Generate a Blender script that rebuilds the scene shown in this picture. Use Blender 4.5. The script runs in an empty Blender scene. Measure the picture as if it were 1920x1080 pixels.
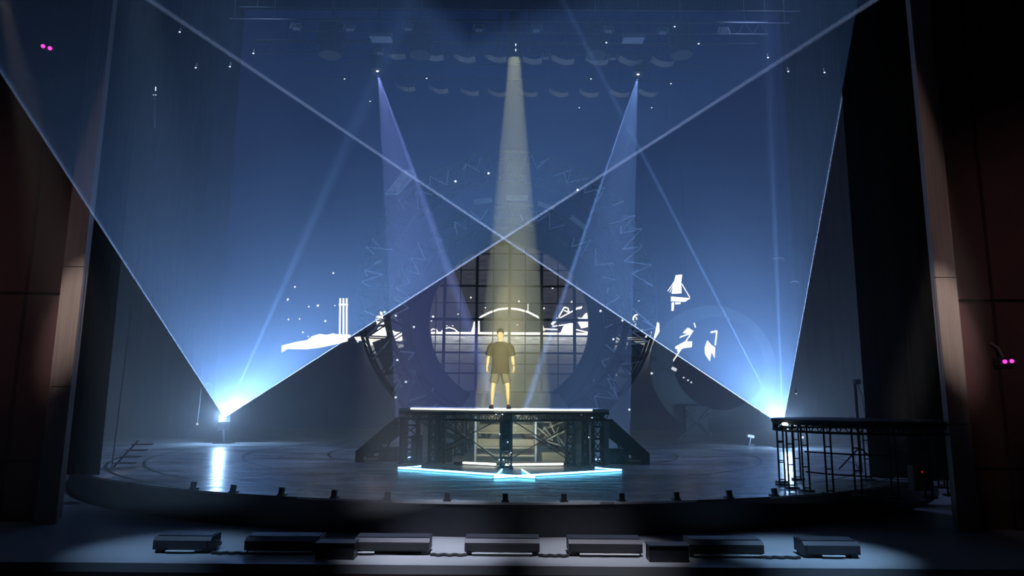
import bpy, bmesh, math, random
from mathutils import Vector, Matrix
random.seed(7)
S = bpy.context.scene
COL = S.collection
R = math.radians
PI = math.pi

# ------------------------------------------------------------------ camera
CAM_Z, F_PX, PITCH, ROLL = 1.41, 1292.0, R(9.23), R(0.45)
CAM_P = Vector((0.10, 0.0, CAM_Z))
CAM_M = Matrix.Rotation(R(90) + PITCH, 3, 'X') @ Matrix.Rotation(ROLL, 3, 'Z')
cd = bpy.data.cameras.new('camera'); cam = bpy.data.objects.new('camera', cd); COL.objects.link(cam)
cd.sensor_width = 36; cd.lens = 36 * F_PX / 1920; cd.clip_end = 200
cam.matrix_world = Matrix.Translation(CAM_P) @ CAM_M.to_4x4()
S.camera = cam
def P(px, py, Y):
    """point of the vertical plane y = Y seen at a pixel of the photograph"""
    d = CAM_M @ Vector(((px - 960) / F_PX, (540 - py) / F_PX, -1))
    return CAM_P + d * (Y / d.y)
def PF(px, py, z=0.0):
    """point of the horizontal plane z seen at a pixel"""
    d = CAM_M @ Vector(((px - 960) / F_PX, (540 - py) / F_PX, -1))
    return CAM_P + d * ((z - CAM_Z) / d.z)

# ------------------------------------------------------------------ world, exposure
S.view_settings.view_transform = 'Standard'; S.view_settings.look = 'None'
S.view_settings.exposure = 0; S.view_settings.gamma = 1; S.view_settings.use_curve_mapping = False
w = bpy.data.worlds.new('world'); S.world = w; w.use_nodes = True
w.node_tree.nodes['Background'].inputs[0].default_value = (0.35, 0.35, 0.6, 1)
w.node_tree.nodes['Background'].inputs[1].default_value = 0.008
cy = S.cycles
cy.use_denoising = True; cy.max_bounces = 4; cy.diffuse_bounces = 2; cy.glossy_bounces = 2; cy.transmission_bounces = 3
cy.volume_bounces = 0; cy.transparent_max_bounces = 8; cy.use_light_tree = True
cy.caustics_reflective = False; cy.caustics_refractive = False; cy.sample_clamp_indirect = 3.0

# ------------------------------------------------------------------ stage lights
def light_nodes(ld, build):
    ld.use_nodes = True
    nt = ld.node_tree; em = nt.nodes['Emission']
    build(nt, em)
def N(nt, t, **k):
    n = nt.nodes.new(t)
    for a, b in k.items(): setattr(n, a, b)
    return n
def M_(nt, op, a, b=None, c=None):
    n = nt.nodes.new('ShaderNodeMath'); n.operation = op
    for i, v in enumerate((a, b, c)):
        if v is None: continue
        if isinstance(v, (int, float)): n.inputs[i].default_value = v
        else: nt.links.new(v, n.inputs[i])
    return n.outputs[0]
def aim_matrix(src, axis, udir, tx=1, ty=1):
    z = -axis.normalized(); x = (udir - z * udir.dot(z)).normalized(); y = z.cross(x)
    m = Matrix((x, y, z)).transposed().to_4x4()
    return Matrix.Translation(src) @ m @ Matrix.Diagonal((tx, ty, 1, 1))
def fan_light(name, src, A, B, thick, power, colour, rays=(), edge=4.0, edge_w=0.03, radius=0.003, base=1.0, side_gain=0.5):
    """laser scanner: a flat fan of light between the directions to A and B; brighter at both ends of the sweep
    and along the listed inner rays (position -1..1, width, gain)"""
    a = (A - src).normalized(); b = (B - src).normalized()
    axis = (a + b).normalized(); half = math.acos(max(-1, min(1, a.dot(b)))) / 2
    tu = math.tan(half); tv = math.tan(R(thick))
    ld = bpy.data.lights.new(name, 'SPOT'); o = bpy.data.objects.new(name, ld); COL.objects.link(o)
    ld.energy = power; ld.color = colour; ld.shadow_soft_size = radius; ld.spot_blend = 0
    size = math.atan(tu * 1.08) * 2
    ld.spot_size = size
    o.matrix_world = aim_matrix(src, axis, b - a, 1.0, tv / tu)
    def build(nt, em):
        tc = N(nt, 'ShaderNodeTexCoord'); sp = N(nt, 'ShaderNodeSeparateXYZ'); nt.links.new(tc.outputs['Normal'], sp.inputs[0])
        z = M_(nt, 'ABSOLUTE', sp.outputs[2])
        u = M_(nt, 'DIVIDE', M_(nt, 'DIVIDE', sp.outputs[0], z), tu)
        au = M_(nt, 'ABSOLUTE', u)
        e = M_(nt, 'DIVIDE', M_(nt, 'SUBTRACT', au, 1 - edge_w), edge_w)
        e = M_(nt, 'MAXIMUM', e, 0.0)
        side = M_(nt, 'MULTIPLY', M_(nt, 'POWER', au, 6.0), side_gain)
        st = M_(nt, 'ADD', M_(nt, 'MULTIPLY_ADD', e, edge, base), side)
        for (pos, wd, gain) in rays:
            if isinstance(pos, tuple):      # picture point -> position in the sweep
                dd = CAM_M @ Vector(((pos[0] - 960) / F_PX, (540 - pos[1]) / F_PX, -1)); nn = a.cross(b)
                q = CAM_P + dd * ((src - CAM_P).dot(nn) / dd.dot(nn)) - src; xx = (b - a) - axis * (b - a).dot(axis)
                pos = q.dot(xx.normalized()) / q.dot(axis) / tu
            d = M_(nt, 'DIVIDE', M_(nt, 'SUBTRACT', u, pos), wd)
            g = M_(nt, 'EXPONENT', M_(nt, 'MULTIPLY', M_(nt, 'MULTIPLY', d, d), -1.0))
            st = M_(nt, 'MULTIPLY_ADD', g, gain, st)
        nt.links.new(M_(nt, 'MULTIPLY', st, M_(nt, 'LESS_THAN', au, 1.0)), em.inputs['Strength'])
    light_nodes(ld, build)
    return o
def spot(name, src, tgt, half_deg, power, colour, blend=0.1, radius=0.03):
    ld = bpy.data.lights.new(name, 'SPOT'); o = bpy.data.objects.new(name, ld); COL.objects.link(o)
    ld.energy = power; ld.color = colour; ld.shadow_soft_size = radius; ld.spot_blend = blend; ld.spot_size = R(half_deg) * 2
    o.matrix_world = aim_matrix(src, tgt - src, Vector((1, 0, 0)))
    return o

SRC_L = P(421, 783, 22); SRC_R = P(1468, 799, 22)
BLUE = (0.19, 0.42, 1.0)
fan_light('laser_light', SRC_L, P(170, 395, 10.6), P(1640, 0, 12.6), 0.6, 690000, BLUE, rays=[((690, 180), .010, .7)], edge=3, edge_w=.010)
fan_light('laser_light', SRC_R, P(250, -20, 12.6), P(1612, 0, 12), 0.6, 740000, BLUE, rays=[((1215, 310), .008, 1.0), ((1448, 300), .018, .6)], edge=3, edge_w=.010)
def pencil(name, src, tgt, half, power, colour):
    """narrow beam: the lamp's smallest cone, squeezed by its scale"""
    o = spot(name, src, tgt, 0.5, power, colour, 0.5, 0.001)
    k = half / 0.5; o.matrix_world = aim_matrix(src, tgt - src, Vector((1, 0, 0)), k, k); return o
for src_, tg_, pw_, hd_ in ((SRC_L, P(170, 395, 10.6), 0.9e7, .07), (SRC_L, P(1640, 0, 12.6), 1.3e7, .16), (SRC_R, P(250, -20, 12.6), 1.3e7, .16), (SRC_R, P(1612, 0, 12), 1.5e7, .09)):
    pencil('laser_edge_light', src_, tg_, hd_, pw_, (0.45, 0.6, 1.0))
SRC_TL = P(708, 136, 17.5); SRC_TR = P(1196, 142, 17.5)
VIO = (0.27, 0.36, 1.0); BL2 = (0.22, 0.42, 1.0)
fan_light('laser_light', SRC_TL, P(733, 590, 17.5), P(886, 600, 16.8), 0.8, 165000, VIO, rays=[(.86, .10, 2.2)], edge=5, edge_w=.02)
fan_light('laser_light', SRC_TR, P(985, 745, 16.6), P(1186, 560, 17.5), 0.8, 165000, BL2, rays=[(-.93, .035, 5.5)], edge=5, edge_w=.02)
SPOT_Y, SPOT_HALF = 15.75, 5.0
SPOT_SRC, SPOT_TGT = P(965, -12, SPOT_Y), P(962, 766, 15.9)
spot('performer_beam_light', SPOT_SRC, SPOT_TGT, SPOT_HALF, 50000, (0.92, 1.0, 0.62), 0.03, 0.02)
def tall_spot(name, src, tgt, hx, hy, power, col_, blend=1.0):
    o = spot(name, src, tgt, hx, power, col_, blend, 0.05)
    o.matrix_world = aim_matrix(src, tgt - src, Vector((1, 0, 0)), 1.0, math.tan(R(hy)) / math.tan(R(hx)))
tall_spot('front_fill_light', Vector((0.6, 1.5, 4.2)), P(937, 690, 15), 1.6, 4.4, 22000, (1.0, 0.90, 0.42), 0.4)  # unseen fill added to brighten the performer from the front
spot('stage_wash_light', Vector((-6, 14, 13.2)), Vector((-7.5, 17, 0)), 24, 2000, (0.34, 0.5, 1.0), 0.8, 0.3)
spot('stage_wash_light', Vector((6, 14, 13.2)), Vector((7.0, 17, 0)), 24, 2000, (0.34, 0.46, 1.0), 0.8, 0.3)
for ax_, ac, ae in ((-4.2, (0.35, 0.6, 1.0), 2600), (-0.9, (0.75, 0.8, 1.0), 6200), (1.2, (0.7, 0.72, 0.85), 4200), (3.9, (0.35, 0.62, 1.0), 4600)):
    spot('apron_light', Vector((ax_, 6.9, 7.5)), Vector((ax_, 9.1, -0.47)), 9, ae * 1.4, ac, 1.0, 0.1)
for (tx, tm, lx) in ((P(132, 590, 10.7), P(150, 400, 10.7), -5.5), (P(1780, 600, 10.7), P(1762, 400, 10.7), 5.5)):
    tall_spot('frame_light', Vector((lx, 6.8, 6.0)), tx, 5.5, 9.5, 1150, (1.0, 0.93, 0.9))
    tall_spot('frame_light', Vector((lx, 6.8, 6.0)), tm, 4.4, 46, 90 if lx > 0 else 45, (1.0, 0.80, 0.78))
for (sp_, pw_) in ((SRC_L, 360), (SRC_R, 260)):
    ld = bpy.data.lights.new('laser_spill_light', 'POINT'); o = bpy.data.objects.new('laser_spill_light', ld); COL.objects.link(o)
    ld.energy = pw_; ld.color = (0.35, 0.6, 1.0); ld.shadow_soft_size = 0.04; o.location = sp_ + Vector((0, -.22, .06))
for sx in (-1, 1):
    spot('wall_fill_light', Vector((sx * 3.2, -1.0, 5.0)), Vector((sx * 9.6, 11.0, 3.2)), 15, 480, (1.0, 0.68, 0.74), 0.9, 0.3)  # unseen fill spots added to lift the dark auditorium walls

# ------------------------------------------------------------------ materials
def mat(name, col, rough=0.6, metal=0.0, var=0.25, scale=6.0, bump=0.0, spec=0.5, emit=None, estr=0.0):
    m = bpy.data.materials.new(name); m.use_nodes = True; nt = m.node_tree; b = nt.nodes['Principled BSDF']
    tc = N(nt, 'ShaderNodeTexCoord'); ns = N(nt, 'ShaderNodeTexNoise')
    ns.inputs['Scale'].default_value = scale; ns.inputs['Detail'].default_value = 4
    nt.links.new(tc.outputs['Object'], ns.inputs['Vector'])
    mx = N(nt, 'ShaderNodeMix', data_type='RGBA')
    mx.inputs[6].default_value = (*[c * (1 - var) for c in col], 1); mx.inputs[7].default_value = (*[min(1, c * (1 + var)) for c in col], 1)
    nt.links.new(ns.outputs[0], mx.inputs[0]); nt.links.new(mx.outputs[2], b.inputs['Base Color'])
    nt.links.new(M_(nt, 'MULTIPLY_ADD', ns.outputs[0], 0.2, max(0.02, rough - 0.1)), b.inputs['Roughness'])
    b.inputs['Metallic'].default_value = metal; b.inputs['Specular IOR Level'].default_value = spec
    if bump:
        bp = N(nt, 'ShaderNodeBump'); bp.inputs['Strength'].default_value = bump; bp.inputs['Distance'].default_value = 0.02
        nt.links.new(ns.outputs[0], bp.inputs['Height']); nt.links.new(bp.outputs[0], b.inputs['Normal'])
    if emit:
        b.inputs['Emission Color'].default_value = (*emit, 1); b.inputs['Emission Strength'].default_value = estr
    return m
def glow(name, col, s, sample=True):
    m = bpy.data.materials.new(name); m.use_nodes = True; nt = m.node_tree; nt.nodes.clear()
    o = N(nt, 'ShaderNodeOutputMaterial'); e = N(nt, 'ShaderNodeEmission'); e.inputs[0].default_value = (*col, 1); e.inputs[1].default_value = s
    nt.links.new(e.outputs[0], o.inputs['Surface'])
    if not sample: m.cycles.emission_sampling = 'NONE'
    return m
BLACK = mat('black_paint', (0.012, 0.013, 0.018), 0.45)
METAL = mat('dark_truss_metal', (0.012, 0.013, 0.017), 0.5, 0.0, spec=.3)
ALU = mat('bare_aluminium', (0.78, 0.8, 0.82), 0.4, 0.4, 0.1)
GREY = mat('grey_plastic', (0.16, 0.16, 0.18), 0.5)
PANEL = mat('dark_cladding', (0.03, 0.034, 0.045), 0.5, 0, 0.3, 2)
PALE = mat('pale_scenic_paint', (0.30, 0.33, 0.34), 0.8, 0, 0.35, 1.2, 0.3)
CLOTH = mat('black_velour', (0.0035, 0.0035, 0.005), 0.95, 0, 0.3, 3, 0, 0.1)
OLIVE = mat('weathered_step_paint', (0.42, 0.42, 0.33), 0.7, 0, 0.2, 5)
CABLE = mat('cable_rubber', (0.01, 0.01, 0.012), 0.6)
WALL = mat('dark_red_wood_wall', (0.085, 0.032, 0.03), 0.7, 0, 0.3, 1.5)
G_WHITE = glow('white_led', (1, 0.98, 0.9), 5)
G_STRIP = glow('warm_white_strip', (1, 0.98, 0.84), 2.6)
G_CYAN = glow('cyan_neon', (0.14, 0.60, 1.0), 15)
G_PIN = glow('pin_glow', (0.8, 0.9, 1.0), 1.3, False)  # shared by small lamps and painted glints
G_PINK = glow('magenta_led', (1.0, 0.06, 0.6), 1.5, False)
G_RED = glow('red_led', (1.0, 0.03, 0.03), 0.8, False)
G_ART = glow('screen_picture_white', (1.0, 0.95, 0.86), 2.2, False)
G_ARTD = glow('screen_picture_grey', (0.9, 0.92, 0.86), 0.5, False)

# ------------------------------------------------------------------ mesh building
class MB:
    def __init__(s): s.v = []; s.f = []; s.mi = []; s.m = 0
    def face(s, ids): s.f.append(ids); s.mi.append(s.m)
    def box(s, c, sz, rot=None):
        c = Vector(c); k = len(s.v)
        for x in (-.5, .5):
            for y in (-.5, .5):
                for z in (-.5, .5):
                    p = Vector((x * sz[0], y * sz[1], z * sz[2]))
                    if rot is not None: p = rot @ p
                    s.v.append(c + p)
        for q in ((0, 1, 3, 2), (4, 6, 7, 5), (0, 4, 5, 1), (2, 3, 7, 6), (0, 2, 6, 4), (1, 5, 7, 3)): s.face([k + i for i in q])
        return s
    def chain(s, pts, r, n=8, closed=False):
        pts = [Vector(p) for p in pts]; k = len(s.v); L = len(pts)
        for i, p in enumerate(pts):
            if closed: t = pts[(i + 1) % L] - pts[i - 1]
            else: t = pts[min(i + 1, L - 1)] - pts[max(i - 1, 0)]
            t = t.normalized() if t.length > 1e-9 else Vector((0, 0, 1))
            a = t.cross(Vector((0, 1, 0)) if abs(t.y) < 0.9 else Vector((1, 0, 0))).normalized(); b = t.cross(a)
            rr = r[i] if isinstance(r, (list, tuple)) else r
            for j in range(n):
                q = 2 * PI * j / n
                s.v.append(p + (a * math.cos(q) + b * math.sin(q)) * rr)
        for i in range(L if closed else L - 1):
            o, o2 = k + i * n, k + ((i + 1) % L) * n
            for j in range(n): s.face([o + j, o + (j + 1) % n, o2 + (j + 1) % n, o2 + j])
        if not closed:
            s.face([k + j for j in range(n)][::-1]); s.face([k + (L - 1) * n + j for j in range(n)])
        return s
    def bar(s, a, b, r, n=6): return s.chain([a, b], r, n)
    def loft(s, secs, ref=(1, 0, 0), n=18):
        """secs: (centre, half width along ref, half depth)"""
        k = len(s.v); L = len(secs); P_ = [Vector(q[0]) for q in secs]
        for i, (c, ra, rb) in enumerate(secs):
            t = (P_[min(i + 1, L - 1)] - P_[max(i - 1, 0)]).normalized(); a = Vector(ref); a = (a - t * a.dot(t)).normalized(); b = t.cross(a)
            for j in range(n):
                q = 2 * PI * j / n
                s.v.append(P_[i] + a * math.cos(q) * ra + b * math.sin(q) * rb)
        for i in range(L - 1):
            for j in range(n): s.face([k + i * n + j, k + i * n + (j + 1) % n, k + (i + 1) * n + (j + 1) % n, k + (i + 1) * n + j])
        s.face([k + j for j in range(n)][::-1]); s.face([k + (L - 1) * n + j for j in range(n)])
        return s
    def prism(s, pts, d):
        """planar outline pts extruded by vector d"""
        pts = [Vector(p) for p in pts]; d = Vector(d); k = len(s.v); n = len(pts)
        s.v += pts + [p + d for p in pts]
        s.face(list(range(k, k + n))[::-1]); s.face(list(range(k + n, k + 2 * n)))
        for i in range(n): s.face([k + i, k + (i + 1) % n, k + n + (i + 1) % n, k + n + i])
        return s
    def ball(s, c, r, sc=(1, 1, 1), nu=10, nv=7):
        c = Vector(c); secs = []
        for i in range(1, nv):
            q = PI * i / nv
            secs.append((c + Vector((0, 0, -math.cos(q) * r * sc[2])), math.sin(q) * r * sc[0], math.sin(q) * r * sc[1]))
        return s.loft(secs, n=nu)
    def arcplate(s, c, r0, r1, a0, a1, y0, y1, n=48):
        """plate in the x-z plane between two radii and angles, from y0 to y1"""
        full = abs(a1 - a0) > 2 * PI - 1e-6; k = len(s.v)
        m = n if full else n + 1
        for i in range(m):
            a = a0 + (a1 - a0) * i / n
            for (r, y) in ((r0, y0), (r1, y0), (r1, y1), (r0, y1)): s.v.append(Vector((c[0] + r * math.cos(a), y, c[2] + r * math.sin(a))))
        for i in range(n):
            o, o2 = k + 4 * i, k + 4 * ((i + 1) % m)
            for j in range(4): s.face([o + j, o + (j + 1) % 4, o2 + (j + 1) % 4, o2 + j])
        if not full:
            s.face([k, k + 3, k + 2, k + 1]); e = k + 4 * n; s.face([e, e + 1, e + 2, e + 3])
        return s
    def build(s, name, mats, parent=None, origin=None, smooth=False):
        me = bpy.data.meshes.new(name)
        if not isinstance(mats, (list, tuple)): mats = [mats]
        og = Vector(origin) if origin is not None else (parent_world(parent) if parent else Vector((0, 0, 0)))
        me.from_pydata([tuple(Vector(p) - og) for p in s.v], [], s.f)
        for m in mats: me.materials.append(m)
        if len(mats) > 1: me.polygons.foreach_set('material_index', s.mi)
        bm = bmesh.new(); bm.from_mesh(me); bmesh.ops.recalc_face_normals(bm, faces=bm.faces); bm.to_mesh(me); bm.free()
        if smooth: me.polygons.foreach_set('use_smooth', [True] * len(me.polygons))
        o = bpy.data.objects.new(name, me); COL.objects.link(o)
        if parent: o.parent = parent
        else: o.location = og
        return o
def parent_world(p):
    v = Vector((0, 0, 0))
    while p is not None: v += p.location; p = p.parent
    return v
def tag(o, label=None, cat=None, group=None, kind=None):
    if label: o['label'] = label
    if cat: o['category'] = cat
    if group: o['group'] = group
    if kind: o['kind'] = kind
    return o
def thing(name, loc, label, cat, group=None):
    o = bpy.data.objects.new(name, None); o.empty_display_size = 0.2; COL.objects.link(o); o.location = Vector(loc)
    return tag(o, label, cat, group)
def struct(name, mb, m, origin=None): return tag(mb.build(name, m, None, origin), kind='structure')
def copy_thing(o, loc, label=None):
    c = o.copy(); COL.objects.link(c); c.location = Vector(loc)
    if label: c['label'] = label
    for ch in list(o.children):
        d = ch.copy(); COL.objects.link(d); d.parent = c
        for g in ch.children:
            e = g.copy(); COL.objects.link(e); e.parent = d
    return c
def rewire(t, dx=0.0, dy=0.0, dz=0.0, r=0.004, top=21.99):
    """gives a hung thing a wire of its own, up to the ceiling"""
    p = Vector(t.location)
    for ch in list(t.children):
        if ch.name.startswith('suspension_wire'): bpy.data.objects.remove(ch)
    MB().bar(p + Vector((dx, dy, dz)), Vector((p.x + dx, p.y + dy, top)), r).build('suspension_wire', CABLE, t)
def rotz(a): return Matrix.Rotation(a, 3, 'Z')
def roty(a): return Matrix.Rotation(a, 3, 'Y')
def rotx(a): return Matrix.Rotation(a, 3, 'X')

# ------------------------------------------------------------------ setting: stage floor, apron, walls
ARC_X, ARC_Y, ARC_R = -0.10, 20.75, 10.8
def arc(r, a): return Vector((ARC_X + r * math.sin(a), ARC_Y - r * math.cos(a), 0))
def floor_material():
    m = bpy.data.materials.new('black_gloss_stage_floor'); m.use_nodes = True; nt = m.node_tree; b = nt.nodes['Principled BSDF']
    g = N(nt, 'ShaderNodeNewGeometry'); sp = N(nt, 'ShaderNodeSeparateXYZ'); nt.links.new(g.outputs['Position'], sp.inputs[0])
    mp = N(nt, 'ShaderNodeMapping'); mp.inputs['Scale'].default_value = (0.55, 1.7, 1); nt.links.new(g.outputs['Position'], mp.inputs[0])
    n1 = N(nt, 'ShaderNodeTexNoise'); n1.inputs['Scale'].default_value = 0.9; n1.inputs['Detail'].default_value = 6; nt.links.new(mp.outputs[0], n1.inputs['Vector'])
    n2 = N(nt, 'ShaderNodeTexNoise'); n2.inputs['Scale'].default_value = 2.2; n2.inputs['Detail'].default_value = 3; nt.links.new(mp.outputs[0], n2.inputs['Vector'])
    dx = M_(nt, 'ADD', sp.outputs[0], 0.1); dy = M_(nt, 'ADD', sp.outputs[1], -19.2)
    r = M_(nt, 'SQRT', M_(nt, 'ADD', M_(nt, 'MULTIPLY', dx, dx), M_(nt, 'MULTIPLY', dy, dy)))
    groove = None
    for rad in (4.6, 6.6, 8.65, 9.35):
        d = M_(nt, 'COMPARE', r, rad, 0.035)
        groove = d if groove is None else M_(nt, 'MAXIMUM', groove, d)
    # straight joints between the sheets of flooring
    jy = M_(nt, 'COMPARE', M_(nt, 'FRACT', M_(nt, 'DIVIDE', sp.outputs[1], 1.83)), 0.5, 0.008)
    groove = M_(nt, 'MAXIMUM', groove, M_(nt, 'MULTIPLY', jy, 0.6))
    mx = N(nt, 'ShaderNodeMix', data_type='RGBA'); mx.inputs[6].default_value = (0.16, 0.17, 0.18, 1); mx.inputs[7].default_value = (0.62, 0.65, 0.66, 1)
    cr = N(nt, 'ShaderNodeMapRange'); cr.inputs[1].default_value = 0.35; cr.inputs[2].default_value = 0.7; nt.links.new(n1.outputs[0], cr.inputs[0])
    nt.links.new(cr.outputs[0], mx.inputs[0])
    m2 = N(nt, 'ShaderNodeMix', data_type='RGBA'); nt.links.new(groove, m2.inputs[0]); nt.links.new(mx.outputs[2], m2.inputs[6]); m2.inputs[7].default_value = (0.008, 0.008, 0.01, 1)
    nt.links.new(m2.outputs[2], b.inputs['Base Color'])
    nt.links.new(M_(nt, 'MULTIPLY_ADD', n2.outputs[0], 0.35, 0.12), b.inputs['Roughness'])
    b.inputs['Specular IOR Level'].default_value = 0.22
    bp = N(nt, 'ShaderNodeBump'); bp.inputs['Strength'].default_value = 0.4; bp.inputs['Distance'].default_value = 0.03
    nt.links.new(n2.outputs[0], bp.inputs['Height']); nt.links.new(bp.outputs[0], b.inputs['Normal'])
    return m
FLOORM = floor_material()
AMAX = 1.25
pts = [arc(ARC_R, -AMAX + 2 * AMAX * i / 80) for i in range(81)]
out = [p.copy() for p in pts] + [Vector((14.5, pts[-1].y, 0)), Vector((14.5, 34.5, 0)), Vector((-14.5, 34.5, 0)), Vector((-14.5, pts[0].y, 0))]
struct('floor', MB().prism([p + Vector((0, 0, -0.03)) for p in out], (0, 0, 0.03)), FLOORM)
# curved black riser under the front edge
mb = MB(); n = 80
for i in range(n):
    a0, a1 = -AMAX + 2 * AMAX * i / n, -AMAX + 2 * AMAX * (i + 1) / n
    mb.prism([arc(ARC_R - 0.02, a0) + Vector((0, 0, -0.47)), arc(ARC_R - 0.02, a1) + Vector((0, 0, -0.47)), arc(ARC_R - 0.02, a1) + Vector((0, 0, -0.03)), arc(ARC_R - 0.02, a0) + Vector((0, 0, -0.03))], (0, 0.1, 0))
struct('trim_1', mb, BLACK)
APR = mat('grey_apron_floor', (0.20, 0.21, 0.22), 0.35, 0, 0.25, 1.2, 0.1)
AP_Z, AP_Y = -0.47, 8.32
struct('floor_apron', MB().box((0, 14.0, AP_Z - 0.05), (29, 2 * (14.0 - AP_Y), 0.1)), APR)
struct('trim_2', MB().box((0, AP_Y + .05, -1.085), (29, 0.1, 1.03)), mat('dark_red_pit_wall', (0.03, 0.013, 0.016), 0.7))
struct('floor_auditorium', MB().box((0, 6, -1.65), (30, 14, 0.1)), mat('dark_red_carpet', (0.05, 0.012, 0.016), 0.95, 0, 0.3, 20))
struct('ceiling', MB().box((0, 22.7, 22.1), (29, 24, 0.2)), BLACK)
struct('wall_back', MB().box((0, 34.6, 11), (29, 0.2, 22)), BLACK)
struct('wall_left_wing', MB().box((-14.6, 22.7, 11), (0.2, 24, 22)), BLACK)
struct('wall_right_wing', MB().box((14.6, 22.7, 11), (0.2, 24, 22)), BLACK)

# proscenium: wood-faced reveals and the dark red auditorium walls beyond them
def lean_col(name, pin_top, pin_bot, pout_top, pout_bot, Y, m):
    a, b, c, d = P(*pin_bot, Y), P(*pin_top, Y), P(*pout_top, Y), P(*pout_bot, Y)
    xi = (a.x + b.x) / 2; xo = (c.x + d.x) / 2
    return xi, xo
LX_I = (P(212, 0, 10.7).x + P(110, 930, 10.7).x) / 2
LX_O = (P(175, 0, 10.7).x + P(70, 930, 10.7).x) / 2
RX_I = (P(1705, 0, 10.7).x + P(1793, 930, 10.7).x) / 2
RX_O = (P(1743, 0, 10.7).x + P(1832, 930, 10.7).x) / 2
WOOD = bpy.data.materials.new('brushed_wood_veneer'); WOOD.use_nodes = True
nt = WOOD.node_tree; b = nt.nodes['Principled BSDF']
tc = N(nt, 'ShaderNodeTexCoord'); mp = N(nt, 'ShaderNodeMapping'); mp.inputs['Scale'].default_value = (30, 30, 0.6); nt.links.new(tc.outputs['Object'], mp.inputs[0])
ns = N(nt, 'ShaderNodeTexNoise'); ns.inputs['Scale'].default_value = 1.5; ns.inputs['Detail'].default_value = 5; nt.links.new(mp.outputs[0], ns.inputs[0])
mx = N(nt, 'ShaderNodeMix', data_type='RGBA'); mx.inputs[6].default_value = (0.16, 0.115, 0.10, 1); mx.inputs[7].default_value = (0.36, 0.28, 0.25, 1)
nt.links.new(ns.outputs[0], mx.inputs[0]); nt.links.new(mx.outputs[2], b.inputs['Base Color']); b.inputs['Roughness'].default_value = 0.45
def col_box(x0, x1, seams):
    mb = MB(); zs = [-0.47] + seams + [12.4]
    for z0, z1 in zip(zs, zs[1:]): mb.box(((x0 + x1) / 2, 10.73, (z0 + z1) / 2), (abs(x1 - x0), 0.06, z1 - z0 - 0.012))
    mb.box(((x0 + x1) / 2, 10.8, 6.0), (abs(x1 - x0) - 0.03, 0.1, 12.8))
    return mb
struct('trim_3', col_box(LX_O, LX_I, [P(120, 725, 10.7).z, P(150, 500, 10.7).z, 8.4]), WOOD)
struct('trim_4', col_box(RX_I, RX_O, [P(1790, 795, 10.7).z, P(1760, 520, 10.7).z, 8.4]), WOOD)
def side_wall(name, x0, x1):
    mb = MB(); s = 1 if x1 > x0 else -1
    mb.box(((x0 + x1) / 2, 11.15, 5.4), (abs(x1 - x0), 0.3, 14.0))
    # raised panels with joints
    xs = [x0 + s * 0.06, x0 + s * 0.62, x0 + s * 2.2, x1]
    for i, (a, b2) in enumerate(zip(xs, xs[1:])):
        for z0, z1 in ((-1.55, 0.4), (0.45, 3.0), (3.05, 6.6), (6.65, 12.38)):
            mb.box(((a + b2) / 2, 10.94 - 0.05 * (i % 2), (z0 + z1) / 2), (abs(b2 - a) - 0.03, 0.16, z1 - z0))
    struct(name, mb, WALL)
side_wall('wall_left', LX_O - 0.01, -12.5)
side_wall('wall_right', RX_O + 0.01, 12.5)
struct('trim_5', MB().box((0, 11.0, 17.2), (29, 0.4, 9.5)), BLACK)

# black masking curtains hung in the wings
def curtain(x0, x1, Y, z0, z1, label, s=0.09):
    o = thing('stage_curtain', ((x0 + x1) / 2, Y, z0), label, 'curtain', 'black wing curtains')
    mb = MB(); n = int(abs(x1 - x0) / 0.06)
    rows = [z0, z1]
    for t in (0, 0.02):
        for z in rows:
            for i in range(n + 1):
                mb.v.append(Vector((x0 + (x1 - x0) * i / n, Y + t + s * math.sin(i * 0.9 + math.sin(i * 0.31)), z)))
    for t in (0, 1):
        for i in range(n): q = t * 2 * (n + 1); mb.face([q + i, q + i + 1, q + n + 2 + i, q + n + 1 + i])
    mb.build('drape', CLOTH, o)
    MB().bar((x0, Y, z1), (x1, Y, z1), 0.03, 8).build('rail', METAL, o)
    return o
curtain(-8.3, P(205, 700, 12.9).x, 12.9, 0.01, 21.0, 'black pleated curtain behind the wooden frame on the stage left-hand side')
curtain(P(1618, 700, 13.4).x, 8.9, 13.4, 0.01, 21.0, 'tall black curtain standing behind the round black riser')
curtain(-14.2, -11.2, 24.5, 0.01, 21.0, 'black curtain hanging behind the bright laser lamp near the wing steps')
curtain(10.6, 14.2, 24.5, 0.01, 21.0, 'black curtain far behind the riser, deep in the wing')

# ------------------------------------------------------------------ haze filling the stage
mb = MB().prism([(x, y, 0.02) for x, y in ((-12.4, 5.6), (-2.7, 5.6), (-0.6, 9.85), (14.45, 9.85), (14.45, 33.7), (-14.45, 33.7), (-14.45, 11.4), (-12.4, 11.4))], (0, 0, 21.9)); hz = mb.build('haze', bpy.data.materials.new('stage_haze'))
tag(hz, 'thin stage haze drifting over the whole stage', 'haze', kind='stuff')
m = hz.data.materials[0]; m.use_nodes = True; nt = m.node_tree; nt.nodes.clear()
o = N(nt, 'ShaderNodeOutputMaterial'); v = N(nt, 'ShaderNodeVolumeScatter'); nt.links.new(v.outputs[0], o.inputs['Volume'])
g = N(nt, 'ShaderNodeNewGeometry'); sp = N(nt, 'ShaderNodeSeparateXYZ'); nt.links.new(g.outputs['Position'], sp.inputs[0])
ns = N(nt, 'ShaderNodeTexNoise'); ns.inputs['Scale'].default_value = 0.4; ns.inputs['Detail'].default_value = 3; nt.links.new(g.outputs['Position'], ns.inputs[0])
e = M_(nt, 'EXPONENT', M_(nt, 'MULTIPLY', M_(nt, 'MAXIMUM', sp.outputs[2], 0.0), -1 / 3.7))
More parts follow.
